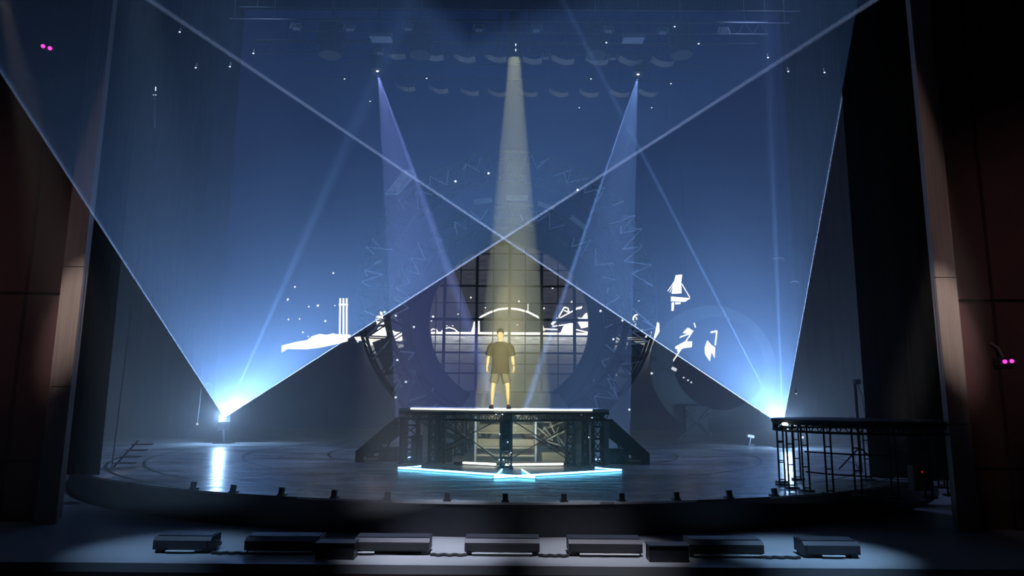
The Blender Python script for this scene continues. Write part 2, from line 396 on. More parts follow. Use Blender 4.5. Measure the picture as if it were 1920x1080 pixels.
e = M_(nt, 'MULTIPLY', M_(nt, 'MULTIPLY_ADD', e, 0.082, 0.0), M_(nt, 'MULTIPLY_ADD', ns.outputs[0], 1.2, 0.4))
fr = N(nt, 'ShaderNodeMapRange'); fr.inputs[1].default_value = 6.0; fr.inputs[2].default_value = 10.5; fr.inputs[3].default_value = 0.14; fr.inputs[4].default_value = 1.0
nt.links.new(sp.outputs[1], fr.inputs[0]); nt.links.new(M_(nt, 'MULTIPLY', e, fr.outputs[0]), v.inputs['Density'])
m.cycles.homogeneous_volume = False; m.cycles.volume_sampling = 'MULTIPLE_IMPORTANCE'; m.cycles.volume_step_rate = 5

# ------------------------------------------------------------------ LED screen with its picture
YS = 34.0
scr = thing('led_screen', (0, YS, 0), 'huge dark blue screen at the back showing a white drawn harbour', 'screen')
C0 = P(955, 600, YS)
ms = bpy.data.materials.new('screen_picture_sea_and_sky'); ms.use_nodes = True; nt = ms.node_tree; nt.nodes.clear()
o = N(nt, 'ShaderNodeOutputMaterial'); em = N(nt, 'ShaderNodeEmission'); nt.links.new(em.outputs[0], o.inputs['Surface']); ms.cycles.emission_sampling = 'NONE'
g = N(nt, 'ShaderNodeNewGeometry'); sp = N(nt, 'ShaderNodeSeparateXYZ'); nt.links.new(g.outputs['Position'], sp.inputs[0])
zh = P(955, 631, YS).z
mp = N(nt, 'ShaderNodeMapping'); mp.inputs['Scale'].default_value = (0.9, 1, 9); nt.links.new(g.outputs['Position'], mp.inputs[0])
ns = N(nt, 'ShaderNodeTexNoise'); ns.inputs['Scale'].default_value = 2.0; ns.inputs['Detail'].default_value = 8; ns.inputs['Roughness'].default_value = 0.75; nt.links.new(mp.outputs[0], ns.inputs[0])
sx = M_(nt, 'SUBTRACT', sp.outputs[0], C0.x); sz = M_(nt, 'SUBTRACT', sp.outputs[2], zh)
tex = N(nt, 'ShaderNodeMapRange'); tex.inputs[1].default_value = 0.38; tex.inputs[2].default_value = 0.68; nt.links.new(ns.outputs[0], tex.inputs[0])
# water: bright just below the horizon, fading downward; only on the middle of the picture
below = M_(nt, 'LESS_THAN', sz, 0.0)
wat = M_(nt, 'MULTIPLY', M_(nt, 'EXPONENT', M_(nt, 'MULTIPLY', sz, 2.3)), below)
half = N(nt, 'ShaderNodeMapRange'); half.inputs[1].default_value = 7.6; half.inputs[2].default_value = 7.0; nt.links.new(M_(nt, 'ABSOLUTE', M_(nt, 'ADD', sx, -0.3)), half.inputs[0])
wat = M_(nt, 'MULTIPLY', M_(nt, 'MULTIPLY', wat, half.outputs[0]), M_(nt, 'MULTIPLY_ADD', tex.outputs[0], 1.5, 0.3))
# grey middle: emission painted in for beam light behind the window
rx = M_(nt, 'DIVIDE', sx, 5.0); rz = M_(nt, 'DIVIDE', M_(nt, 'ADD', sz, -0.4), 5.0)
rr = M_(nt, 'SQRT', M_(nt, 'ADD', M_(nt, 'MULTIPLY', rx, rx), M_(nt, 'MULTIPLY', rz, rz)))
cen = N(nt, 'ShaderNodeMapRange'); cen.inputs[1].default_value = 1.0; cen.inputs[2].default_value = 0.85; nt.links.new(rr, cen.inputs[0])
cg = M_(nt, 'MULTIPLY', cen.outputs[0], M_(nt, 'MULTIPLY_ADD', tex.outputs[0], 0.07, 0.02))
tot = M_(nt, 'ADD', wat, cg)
cmb = N(nt, 'ShaderNodeCombineColor'); 
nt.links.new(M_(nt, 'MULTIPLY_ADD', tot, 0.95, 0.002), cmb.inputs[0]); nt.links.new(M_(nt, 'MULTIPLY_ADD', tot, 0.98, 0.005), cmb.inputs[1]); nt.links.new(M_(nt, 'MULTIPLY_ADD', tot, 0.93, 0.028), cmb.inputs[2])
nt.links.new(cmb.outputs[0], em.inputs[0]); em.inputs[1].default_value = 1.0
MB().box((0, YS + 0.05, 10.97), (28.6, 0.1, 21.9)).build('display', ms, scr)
MB().box((0, YS + 0.16, 10.98), (28.8, 0.08, 21.94)).build('screen_frame', BLACK, scr)
YA = YS - 0.01
def art(name, polys=(), lines=(), dots=(), m=G_ART):
    mb = MB(); D = (0, -0.012, 0)
    for p in polys: mb.prism([P(x, y, YA) for x, y in p], D)
    for (w, p) in lines:
        q = [P(x, y, YA) for x, y in p]
        for a, b in zip(q, q[1:]):
            t = (b - a).normalized(); nn = Vector((-t.z, 0, t.x)) * w / 2 / 38; e_ = t * w / 5 / 38
            mb.prism([a - nn - e_, b - nn + e_, b + nn + e_, a + nn - e_], D)
    for (x, y, r) in dots:
        c = P(x, y, YA); mb.prism([c + Vector((math.cos(k * PI / 4), 0, math.sin(k * PI / 4))) * r / 38 for k in range(8)], D)
    return mb.build(name, m, scr)
art('drawn_boat', [[(528, 648), (555, 641), (575, 638), (586, 630), (600, 626), (612, 628), (625, 625), (652, 632), (652, 640), (628, 646), (600, 652), (575, 655), (552, 655), (540, 654), (528, 661)]])
art('drawn_tower', [], [(3.2, [(638, 560), (637, 632)]), (3.2, [(644, 560), (644, 630)]), (3.2, [(650, 560), (650, 632)]), (3, [(636, 571), (652, 571)]), (5, [(634, 629), (656, 630)])])
art('drawn_headland', [[(664, 632), (690, 630), (706, 620), (722, 613), (742, 622), (770, 624), (772, 636), (745, 640), (712, 643), (690, 650), (682, 640), (668, 638)]])
art('drawn_pavilion', [[(703, 596), (708, 592), (720, 592), (724, 596), (721, 608), (707, 609)], [(712, 584), (722, 586), (721, 592), (713, 590)]], [], [(714, 619, 7)])
art('drawn_horizon', [[(800, 622), (1112, 624), (1112, 631), (800, 630)]])
art('drawn_bridge', [[(888, 604), (899, 598), (900, 628), (884, 628)]], [(3.4, [(884, 626), (890, 606), (902, 594), (918, 586), (935, 580), (954, 578)]), (3.4, [(954, 578), (972, 580), (990, 585), (1008, 594)]), (2.5, [(1008, 594), (1016, 606), (1020, 620)]), (1.5, [(990, 570), (990, 584)])])
art('drawn_arches', [], [(2.2, [(805, 623), (811, 617), (818, 618), (822, 624)]), (2.2, [(826, 624), (832, 617), (842, 614), (852, 617), (860, 624)])], [(838, 611, 1.2), (849, 611, 1.3), (808, 600, 3), (812, 594, 2.2)])
art('drawn_machine', [[(1056, 612), (1066, 606), (1076, 606), (1077, 624), (1050, 626)], [(1083, 604), (1096, 600), (1108, 604), (1108, 612), (1090, 616)], [(1096, 589), (1101, 586), (1102, 598), (1090, 597)], [(1080, 577), (1092, 574), (1090, 579), (1082, 580)]],
    [(4.5, [(1035, 608), (1046, 597)]), (2.4, [(1046, 597), (1058, 576), (1065, 578), (1067, 586), (1058, 582)]), (2.2, [(1050, 596), (1084, 578)]), (2.2, [(1036, 612), (1066, 608), (1074, 622)]), (2.6, [(1020, 617), (1046, 618)]), (2.4, [(1080, 618), (1106, 624)]), (1.8, [(1084, 596), (1104, 600)])])
art('drawn_wheel', [], [(2.6, [(1195 + 8 * math.cos(a * PI / 6), 598 + 8 * math.sin(a * PI / 6)) for a in range(13)]), (1.6, [(1190, 603), (1200, 593)]), (1.6, [(1190, 593), (1200, 603)]), (2.2, [(1188, 609), (1212, 612), (1204, 618)])])
art('drawn_shed', [[(1226, 600), (1236, 606), (1237, 633), (1222, 634), (1208, 633), (1222, 618)]])
art('drawn_lamp_arm', [[(1138, 578), (1150, 576), (1151, 580), (1143, 588), (1139, 587)], [(1141, 590), (1152, 600), (1150, 616), (1142, 616)]])
art('drawn_ship', [[(1267, 516), (1279, 515), (1277, 530), (1278, 550), (1259, 551), (1263, 532)], [(1258, 556), (1295, 559), (1284, 566), (1258, 565)], [(1259, 567), (1264, 567), (1263, 583), (1259, 583)], [(1266, 567), (1276, 567), (1276, 570), (1266, 571)]],
    [(1.3, [(1265, 527), (1252, 546)]), (1.6, [(1278, 532), (1293, 557)]), (1.3, [(1266, 527), (1256, 548)])])
art('drawn_wreck', [[(1274, 617), (1287, 612), (1299, 620), (1293, 626), (1276, 624)], [(1264, 651), (1284, 640), (1298, 640), (1297, 651), (1282, 653), (1268, 655)]], [(2, [(1300, 602), (1304, 614)]), (2.6, [(1264, 636), (1292, 626)]), (2.4, [(1299, 620), (1286, 640), (1262, 677)]), (3, [(1270, 658), (1286, 648)])])
art('drawn_debris', [[(1321, 652), (1326, 638), (1333, 646), (1341, 652), (1340, 672), (1334, 660), (1331, 678), (1322, 664)]], [(3.2, [(1333, 623), (1344, 621)]), (2.6, [(1344, 621), (1341, 647)])])
star = [(553, 538, 1.6), (540, 561, 1.6), (539, 563, 1.2), (579, 575, 1.4), (596, 573, 2.0), (628, 573, 1.2), (541, 599, 1.5), (562, 598, 1.4), (610, 602, 1.8), (568, 623, 1.6), (578, 631, 1.2), (625, 512, 1.6), (714, 532, 1.3), (973, 565, 1.8), (1020, 578, 1.6), (1072, 566, 1.5), (1198, 565, 1.6), (883, 558, 1.6), (970, 609, 1.4), (1036, 540, 1.6), (859, 589, 1.3), (910, 577, 1.2), (1225, 584, 1.4)]
art('drawn_stars', [], [], star)
art('drawn_ripples', [[(690, 636), (770, 638), (768, 660), (700, 662), (694, 652)], [(1180, 636), (1238, 637), (1236, 660), (1180, 658)]], [], [], G_ARTD)

# ------------------------------------------------------------------ round scenery: window wall, two truss rings
def wheel_pt(c, r, a, y): return Vector((c.x + r * math.cos(a), y, c.z + r * math.sin(a)))
def px_r(px, Y): return px / F_PX * Y * 0.99
# black ring wall with the gridded round window
YW = 23.2
cw = P(955, 605, YW); rw = px_r(152, YW) * 1.0
win = thing('round_window_wall', (cw.x, YW, 0), 'black round wall with a large circular gridded window, behind the performer', 'window wall')
mb = MB().arcplate(cw, rw, px_r(205, YW), 0, 2 * PI, YW, YW + 0.35, 96); mb.build('ring_wall', BLACK, win)
mb = MB(); mt = MB()
def chord_v(x, w, m_):
    dx = x - cw.x
    if abs(dx) < rw: h = math.sqrt(rw * rw - dx * dx); m_.box((x, YW + 0.2, cw.z), (w, 0.08, 2 * h + 0.1))
def chord_h(z, w, m_):
    dz = z - cw.z
    if abs(dz) < rw: h = math.sqrt(rw * rw - dz * dz); m_.box((cw.x, YW + 0.2, z), (2 * h + 0.1, 0.08, w))
for k, px in enumerate((832, 893, 955, 1016, 1078)): chord_v(P(px, 600, YW).x, 0.10, mb)
for px in (816, 862, 924, 985, 1047): chord_v(P(px, 600, YW).x, 0.03, mt)
for py, w_ in ((474, .04), (535, .07), (598, .09), (628, .05), (661, .06), (700, .05), (735, .05)): chord_h(P(955, py, YW).z, w_, mb)
for py in (505, 567, 645, 682): chord_h(P(955, py, YW).z, 0.025, mt)
mb.build('window_bars', BLACK, win); mt.build('thin_bars', BLACK, win)
mb = MB()
for s in (-1, 1):
    mb = MB(); mb.box((cw.x + s * 2.4, YW + 0.2, 0.35), (0.5, 0.6, 0.7)); mb.bar((cw.x + s * 2.4, YW + 0.2, 0.6), (cw.x + s * 1.9, YW + 0.2, 1.4), 0.1, 8)
    mb.build('foot', BLACK, win)

def truss_ring(c, Y, ro, ri, depth, seg, label, clad, sticks, lamps, seed):
    rnd = random.Random(seed)
    t = thing('round_truss_arch', (c.x, Y, 0), label, 'truss arch', 'round truss arches around the window')
    def circ(r, y, n=96, a0=0, a1=2 * PI): return [wheel_pt(c, r, a0 + (a1 - a0) * i / n, y) for i in range(n)]
    mb = MB()
    for r in (ro, ri):
        for y in (Y, Y + depth): mb.chain(circ(r, y), 0.045, 8, True)
    mb.build('chord', METAL, t)
    mb = MB()
    for i in range(seg):
        a, b = 2 * PI * i / seg, 2 * PI * (i + 0.5) / seg; e = 2 * PI * (i + 1) / seg
        for y in (Y, Y + depth):
            mb.bar(wheel_pt(c, ro, a, y), wheel_pt(c, ri, b, y), 0.02); mb.bar(wheel_pt(c, ri, b, y), wheel_pt(c, ro, e, y), 0.02)
        for r in (ro, ri):
            mb.bar(wheel_pt(c, r, a, Y), wheel_pt(c, r, a, Y + depth), 0.02); mb.bar(wheel_pt(c, r, a, Y), wheel_pt(c, r, b, Y + depth), 0.018)
    mb.build('lattice', METAL, t)
    for (a0, a1, f0, f1) in clad: MB().arcplate(c, ri + (ro - ri) * f0, ri + (ro - ri) * f1, R(a0), R(a1), Y + 0.06, Y + 0.09, 14).build('cladding', PANEL, t)
    # bare aluminium rods bolted across the face in a broken zigzag
    for (a0, a1, n, f0, f1) in sticks:
        prev = None
        for i in range(n + 1):
            a = R(a0 + (a1 - a0) * i / n + rnd.uniform(-1.6, 1.6)); f = f0 if i % 2 else f1
            p = wheel_pt(c, ri + (ro - ri) * (f + rnd.uniform(-.2, .2)), a, Y - 0.07)
            if prev is not None and rnd.random() < 0.66: MB().bar(prev, p, rnd.choice((0.014, 0.018, 0.024))).build('zigzag_rod', ALU, t)
            if rnd.random() < 0.5:
                q = wheel_pt(c, ri + (ro - ri) * (f + rnd.uniform(.2, .4) * (-1 if f > .5 else 1)), a + R(rnd.uniform(1, 3)), Y - 0.08); MB().bar(p, q, 0.018).build('zigzag_rod', ALU, t)
            prev = p
    for (px, py) in lamps:  # emissive balls standing in for glints on the ring
        p = P(px, py, Y - 0.12)
        l = MB().ball(p, 0.035).build('glint_ball', G_PIN, t)
        MB().bar(p + Vector((0, 0.03, 0)), p + Vector((0, 0.14, 0)), 0.03, 8).build('glint_stem', METAL, l)
    return t
YR1 = 20.2; c1 = P(951, 592, YR1); ro1, ri1 = px_r(287, YR1), px_r(238, YR1)
c1.z = ro1 + 0.05
truss_ring(c1, YR1, ro1, ri1, 0.7, 44, 'largest round truss arch, outermost around the gridded window',
    [(200, 214, 0, .7), (328, 340, .2, .8), (346, 356, .3, 1), (222, 236, .1, .9), (305, 316, .1, .9), (120, 128, 0, .4), (60, 67, 0, .4)],
    [(188, 232, 9, .15, .7), (150, 176, 8, .2, .9), (100, 140, 10, .2, .8), (308, 353, 11, .1, .85), (5, 40, 10, .1, .95), (42, 84, 11, .2, .9)],
    [(671, 640), (745, 675), (721, 585), (854, 340), (916, 325), (1083, 356), (1126, 583), (1222, 700), (1180, 768), (742, 745)], 3)
YR2 = 21.6; c2 = P(951, 600, YR2); ro2, ri2 = px_r(228, YR2), px_r(188, YR2)
t2 = truss_ring(c2, YR2, ro2, ri2, 0.6, 36, 'smaller inner round truss arch with pale panels on top, hugging the black window wall',
    [(195, 212, .1, .9), (325, 345, .1, .9), (215, 235, 0, 1), (300, 318, 0, 1), (165, 178, .2, .8), (2, 14, .2, .8)],
    [(184, 228, 8, .1, .8), (140, 178, 10, .1, .9), (60, 86, 6, .2, .8), (100, 130, 7, .2, .8), (312, 356, 9, .1, .9), (4, 50, 11, .1, .9)],
    [(761, 716), (742, 592), (776, 613), (1130, 738), (1156, 702), (1150, 636), (1167, 601)], 5)
PANL = mat('pale_light_panel', (0.5, 0.52, 0.5), 0.5, 0, 0.2, 5)
for i, (px, py, w_, h_, an) in enumerate(((906, 377, 36, 9, 8), (970, 371, 42, 9, 0), (1024, 386, 34, 8, -18), (1084, 417, 36, 9, -38))):
    p = P(px, py, YR2 - 0.12); MB().box(p, (w_ / 60, 0.06, h_ / 60), roty(-R(an))).build('pale_panel', PANL, t2)
mb = MB()
for s in (-1, 1):
    mb.bar(wheel_pt(c2, ro2, -PI / 2 + s * 0.35, YR2 + 0.3), Vector((c2.x + s * 1.6, YR2 + 0.3, 0)), 0.06, 8)
    mb.box((c2.x + s * 1.6, YR2 + 0.3, 0.05), (0.5, 0.6, 0.1)); mb.build('foot', METAL, t2); mb = MB()

# tilted bright panel hanging at the upper left of the arches
YP = 19.4
pn = thing('hanging_light_panel', P(752, 343, YP), 'tilted pale panel hanging at the upper edge of the truss arches', 'panel')
q = [P(x, y, YP) for x, y in ((722, 364), (746, 363), (779, 328), (774, 318), (756, 322))]
MB().prism(q, (0, 0.08, 0)).build('panel_board', mat('flecked_panel', (0.55, 0.56, 0.5), 0.6, 0, 0.7, 7), pn)
mb = MB(); mb.chain([x + Vector((0, -0.01, 0)) for x in q], 0.015, 6, True); mb.build('panel_frame', ALU, pn)
tp = P(760, 320, YP); MB().bar(tp + Vector((0, 0.04, 0)), Vector((tp.x, YP + 0.04, 21.99)), 0.008).build('wire', CABLE, pn)

# pale round portal on the far side, standing on a crossed steel foot
YD = 27.0
cdk = P(1338, 690, YD); rd = px_r(119, YD)
cdk.z = max(cdk.z, 0)
dsk = thing('round_portal', (cdk.x, YD, 0), 'pale round portal ring on a dark crossed stand, beyond the truss arches', 'portal')
mb = MB(); k = 0; NN = 72; ho = Vector((px_r(12, YD), 0, px_r(10, YD))); rh = px_r(88, YD)
for y in (YD, YD + 0.3):
    for i in range(NN):
        a = 2 * PI * i / NN
        mb.v.append(Vector((cdk.x + rd * math.cos(a), y, cdk.z + rd * math.sin(a)))); mb.v.append(Vector((cdk.x + ho.x + rh * math.cos(a), y, cdk.z + ho.z + rh * math.sin(a))))
for i in range(NN):
    j = (i + 1) % NN; A = 2 * NN
    mb.face([2 * i, 2 * j, 2 * j + 1, 2 * i + 1]); mb.face([A + 2 * i, A + 2 * j, A + 2 * j + 1, A + 2 * i + 1])
    mb.face([2 * i, 2 * j, A + 2 * j, A + 2 * i]); mb.face([2 * i + 1, 2 * j + 1, A + 2 * j + 1, A + 2 * i + 1])
mb.build('portal_ring', PALE, dsk)
sb = P(1304, 782, YD - 0.4)
MB().box((sb.x, YD - 0.4, 0.62), (0.85, 0.5, 1.24)).build('stand_box', BLACK, dsk)
mb = MB(); w2 = 0.75
for s in (-1, 1):
    for o_ in (0, 0.2): mb.bar((sb.x - s * (w2 - o_), YD - 0.7, 0.02), (sb.x + s * 0.45, YD - 0.7, 0.95 + o_), 0.035)
mb.bar((sb.x - 0.8, YD - 0.7, 0.03), (sb.x + 0.8, YD - 0.7, 0.03), 0.04)
mb.build('crossed_strut', GREY, dsk)
for (px, py, nm) in ((1216, 692, 'a small white oval lamp low between the truss arch and the pale portal'), ):
    p = P(px + 48, py, 26); t = thing('capsule_lamp', p, 'small white oval lamp hanging in front of the pale portal', 'lamp')
    mb = MB().chain([p + Vector((-.08, 0, .04)), p + Vector((.08, 0, -.04))], 0.06, 8); mb.build('lens', G_PIN, t); MB().bar(p + Vector((0, 0.05, 0)), p + Vector((0, 0.9, 0)), 0.015).build('bracket', METAL, t); rewire(t, 0, .05, .8)
t = thing('bead_lights', P(1293, 712, 26), 'short row of tiny white lamps in the opening of the pale portal', 'lamp string')
pp = [P(x, y, 26) for x, y in ((1282, 708), (1290, 713), (1296, 717))]
MB().bar(pp[0], pp[-1], 0.012).build('wire', CABLE, t); rewire(t)
for p in pp: MB().ball(p, 0.035).build('bulb', G_PIN, t)

# ------------------------------------------------------------------ central platform
DZ = P(940, 767, 15.0).z            # deck level
YF = 15.6
XL, XR, XC = P(748, 770, YF).x, P(1142, 770, YF).x, P(948, 770, YF).x
pf = thing('stage_platform', (XC, YF, 0), 'raised black truss platform with a glowing white front edge, carrying the performer', 'platform')
plan = [(XL, YF), (XC, 14.6), (XR, YF), (XR, 18.6), (XL, 18.6)]
MB().prism([(x, y, DZ - 0.07) for x, y in plan], (0, 0, 0.07)).build('deck', mat('deck_board', (0.16, 0.165, 0.16), 0.45, 0, 0.25, 3), pf)
def along(px0, px1, z, off=0.012):
    """points on the two front edges of the deck between two picture columns"""
    def pt(px):
        best = None
        for i in range(401):
            x = XL + (XR - XL) * i / 400; y = YF - (YF - 14.6) * (1 - abs(x - XC) / ((XC - XL) if x < XC else (XR - XC)))
            dx = abs((x - CAM_P.x) / y * F_PX + 960 - px)
            if best is None or dx < best[0]: best = (dx, x, y)
        return Vector((best[1], best[2] - off, z))
    a, b = pt(px0), pt(px1)
    return [a, Vector((XC, 14.6 - off, z)), b]
a, c_, b = along(775, 1110, DZ - 0.012)
MB().chain([a, c_, b], 0.017, 6).build('glowing_edge', G_STRIP, pf)  # emissive rod along the deck's two front edges
# fascia truss hung below the deck edge
mb = MB(); mc = MB(); zt, zb = DZ - 0.09, DZ - 0.235
L = [Vector((XL, YF, 0)), Vector((XC, 14.6, 0)), Vector((XR, YF, 0))]
for z in (zt, zb): mb.chain([p + Vector((0, 0.03, z)) for p in L], 0.024, 6)
for s in (0, 1):
    n = 13
    for i in range(n):
        p, q, r_ = [L[s].lerp(L[s + 1], v) for v in (i / n, (i + .5) / n, (i + 1) / n)]
        mc.bar(p + Vector((0, .03, zt)), q + Vector((0, .03, zb)), 0.011); mc.bar(q + Vector((0, .03, zb)), r_ + Vector((0, .03, zt)), 0.011)
        mc.bar(p + Vector((0, .03, zt)), p + Vector((0, .03, zb)), 0.012)
mb.build('fascia_chord', METAL, pf); mc.build('fascia_lattice', METAL, pf)
mb = MB()
for y in (16.2, 17.2, 18.4): mb.box((XC, y, DZ - 0.12), (XR - XL - 0.1, 0.08, 0.1))
mb.build('joist', METAL, pf)
def tower(x, y, w, d, ztop, xbr=3, m=METAL, name='leg'):
    mb = MB(); z0 = 0.03
    cs = [(x - w / 2, y), (x + w / 2, y), (x + w / 2, y + d), (x - w / 2, y + d)]
    for (cx, cy_) in cs: mb.bar((cx, cy_, 0), (cx, cy_, ztop), 0.022)
    for k in range(xbr + 1):
        z = z0 + (ztop - z0 - .02) * k / xbr
        for i in range(4): mb.bar((*cs[i], z), (*cs[(i + 1) % 4], z), 0.014)
        if k < xbr:
            z2 = z0 + (ztop - z0 - .02) * (k + 1) / xbr
            for i in range(4): mb.bar((*cs[i], z), (*cs[(i + 1) % 4], z2), 0.012)
    for (cx, cy_) in cs: mb.box((cx, cy_, 0.012), (0.09, 0.09, 0.024))
    return mb.build(name, m, pf)
def X(px, y): return P(px, 820, y).x
tower(X(766, 15.65), 15.65, 0.36, 0.4, DZ - .1, 4)
tower(X(811, 15.75), 15.75, 0.16, 0.3, DZ - .1, 4)
tower(X(828, 15.9), 15.9, 0.12, 0.3, DZ - .1, 5)
tower(X(949, 14.66), 14.68, 0.22, 0.25, DZ - .1, 6)
tower(X(1070, 15.5), 15.5, 0.16, 0.3, DZ - .1, 5)
tower(X(1098, 15.6), 15.6, 0.10, 0.25, DZ - .1, 4)
tower(X(1122, 15.65), 15.65, 0.20, 0.4, DZ - .1, 4)
tower(X(860, 18), 18.0, 0.2, 0.3, DZ - .1, 4); tower(X(1040, 18), 18.0, 0.2, 0.3, DZ - .1, 4)
mb = MB()
mb.box((X(757, 15.7), 15.72, 0.48), (0.18, 0.06, 0.9)); mb.box((X(782, 16.0), 16.0, 0.30), (0.22, 0.35, 0.6)); mb.box((X(836, 16.3), 16.3, 0.2), (0.3, 0.3, 0.4)); mb.box((X(1133, 16.0), 16.0, 0.42), (0.16, 0.3, 0.8))
mb.box((X(948, 15.0), 15.0, DZ - .09 - 0.42), (0.26, 0.1, 0.62))
mb.build('side_cover', PANEL, pf)
def brace(p1, p2, y1, y2, r=0.012, m=METAL): MB().bar(P(*p1, y1), P(*p2, y2), r).build('brace', m, pf)
brace((836, 838), (935, 787), 15.6, 14.75); brace((880, 822), (932, 862), 15.3, 14.75); brace((866, 812), (930, 857), 15.5, 14.8, 0.012, ALU)
brace((965, 791), (1062, 852), 14.75, 15.5); brace((958, 860), (1062, 802), 14.75, 15.5); brace((1000, 820), (1066, 862), 15.0, 15.5)
brace((835, 845), (870, 832), 15.8, 15.6); brace((835, 800), (880, 826), 15.8, 15.6)
a = P(868, 862, 15.55); b = P(1062, 864, 15.55)
mb = MB()
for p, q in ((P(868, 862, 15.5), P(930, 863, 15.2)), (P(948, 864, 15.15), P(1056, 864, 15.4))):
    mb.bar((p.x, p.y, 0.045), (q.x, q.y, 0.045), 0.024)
mb.build('lit_floor_bar', G_STRIP, pf)  # emissive bars standing in for spotlight falling on the floor
mb = MB(); mb.bar((a.x - .2, 15.58, 0.03), (b.x + .2, 15.58, 0.03), 0.03); mb.build('sill_rail', METAL, pf)
for (px, py) in ((886, 776), (930, 777), (942, 777), (937, 814), (936, 862), (944, 862), (952, 829), (1110, 783), (1104, 820), (1090, 777), (958, 849)):
    p = P(px, py, 14.5 if 920 < px < 970 else 15.45); MB().ball(p, 0.016, (1, 1, 1), 8, 6).build('indicator_lamp', G_PIN, pf)
fl = P(955, 784, 15.5)
lamp = MB().box((XC + .1, 15.35, DZ - 0.2), (0.3, 0.14, 0.1)).build('added_stair_lamp', BLACK, pf)  # unseen lamp added to brighten the stairs below the deck
MB().box((XC + .1, 15.43, DZ - 0.215), (0.26, 0.02, 0.06)).build('lamp_lens', glow('added_lamp_glow', (1, .97, .72), 520), lamp)

# stairs seen through the platform
st = thing('staircase', (XC, 17.0, 0), 'pale weathered stair flight seen through the legs under the platform', 'stairs')
xa, xb = X(896, 17), X(1001, 17)
for k in range(6):
    z = 0.12 + k * 0.165; y = 16.6 + k * 0.24
    MB().box(((xa + xb) / 2, y + .14, z), (xb - xa, 0.27, 0.04)).build('tread', OLIVE, st)
    if k in (1, 3, 5): MB().box(((xa + xb) / 2, y + .27, z + .08), (xb - xa, 0.02, 0.12)).build('riser_board', OLIVE, st)
for x in (xa - .03, xb + .03):
    MB().prism([(x - .02, 16.5, 0), (x - .02, 16.75, 0), (x - .02, 18.1, 0.95), (x - .02, 18.1, 1.06), (x - .02, 17.9, 1.06), (x - .02, 16.5, 0.16)], (.04, 0, 0)).build('stringer', OLIVE, st)
    MB().bar((x, 16.45, 0), (x, 16.45, DZ - .2), 0.025).build('post', ALU, st)
# tangle of pale poles
tg = thing('pole_tangle', (X(1032, 16.6), 16.6, 0), 'tangle of pale poles leaning under the platform beside the stairs', 'poles')
PW = mat('pale_pole_paint', (0.55, 0.56, 0.45), 0.5)
for i, (p1, p2, r_) in enumerate((((1002, 796), (1036, 826), .018), ((1003, 812), (1058, 790), .02), ((1010, 830), (1060, 808), .028), ((1030, 786), (1040, 814), .015), ((1004, 790), (1034, 792), .015), ((1048, 800), (1040, 818), .014),
    ((1020, 800), (1036, 822), .02), ((1008, 822), (1052, 836), .014), ((1042, 812), (1050, 838), .014), ((1014, 805), (1004, 843), .014), ((1030, 795), (1060, 838), .012), ((1002, 838), (1030, 812), .013))):
    MB().bar(P(*p1, 16.5 + .07 * (i % 5)), P(*p2, 16.55 + .07 * ((i * 3) % 5)), r_).build('pole', PW, tg)
MB().box((X(1032, 16.7), 16.9, 0.10), (0.72, 0.5, 0.2)).build('crate_base', OLIVE, tg)
mb = MB()
for px in (1004, 1060): mb.bar((X(px, 16.5), 16.5, 0), (X(px, 16.5), 16.5, 1.0), 0.015)
mb.build('frame_post', METAL, tg)

# walkway sloping up from the deck into the round window
wk = thing('walkway', (XC, 20.5, 0), 'pale lit walkway running back from the platform through the truss arches', 'walkway')
x0, x1 = P(868, 760, 19).x, P(1064, 760, 19).x
MB().prism([(x0, 18.62, DZ - .06), (x0, 18.62, DZ), (x0, 22.7, DZ + 0.40), (x0, 22.7, DZ + .34)], (x1 - x0, 0, 0)).build('walkway_board', mat('walkway_paint', (0.30, 0.31, 0.27), 0.7, 0, 0.25, 2), wk)
mb = MB()
for x in (x0 + .1, x1 - .1):
    for y in (18.9, 20.6, 22.4): mb.bar((x, y, 0), (x, y, DZ + (y - 18.62) * .098 - .04), 0.03)
mb.build('leg', METAL, wk)

# side ramps
def ramp(side, label):
    def m_(px): return px if side < 0 else None
    if side < 0: xi, xo, xf = P(745, 800, 15.9).x, P(668, 840, 16.0).x, P(683, 840, 16.0).x
    else: xi, xo, xf = P(1144, 800, 15.9).x, P(1217, 840, 16.0).x, P(1200, 840, 16.0).x
    t = thing('side_stairs', ((xi + xo) / 2, 16.5, 0), label, 'stairs', 'black stairs at the ends of the platform')
    s = 1 if xi > xo else -1
    for y in (15.95, 17.15):
        MB().prism([(xo, y, 0.0), (xf, y, 0.0), (xf, y, 0.10), (xi, y, 0.62), (xi, y, 1.0), (xi - s * .05, y, 1.0), (xo, y, 0.24)], (0, 0.05, 0)).build('stringer', BLACK, t)
    for k in range(5):
        f = (k + .5) / 5; x = xo + (xi - xo) * f; z = 0.15 + f * .68
        MB().box((x, 16.57, z), (0.2, 1.16, 0.03)).build('tread', METAL, t)
    for p_, q_ in (((xo, 16.0, 0.03), (xi, 16.0, 0.03)), ((xo + s * .3, 16.0, 0.2), (xi, 16.0, 0.3)), ((xi - s * .35, 16.0, 0.02), (xi - s * .1, 16.0, 0.65)), ((xi - s * .2, 16.05, 0.02), (xi - s * .45, 16.05, 0.5)), ((xo, 17.1, 0.03), (xi, 17.1, 0.03))):
        MB().bar(p_, q_, 0.02).build('underframe_bar', METAL, t)
    MB().box((xi - s * .25, 16.4, 0.16), (0.42, 0.4, 0.3)).build('ballast_box', BLACK, t)
    if side < 0: MB().box((xi - s * .35, 16.2, 0.36), (0.24, 0.3, 0.02)).build('lit_plate', ALU, t)
    return t
ramp(-1, 'black stairs descending from the platform end nearer the bright laser lamp')
ramp(1, 'black stairs descending from the platform end nearer the round black riser')

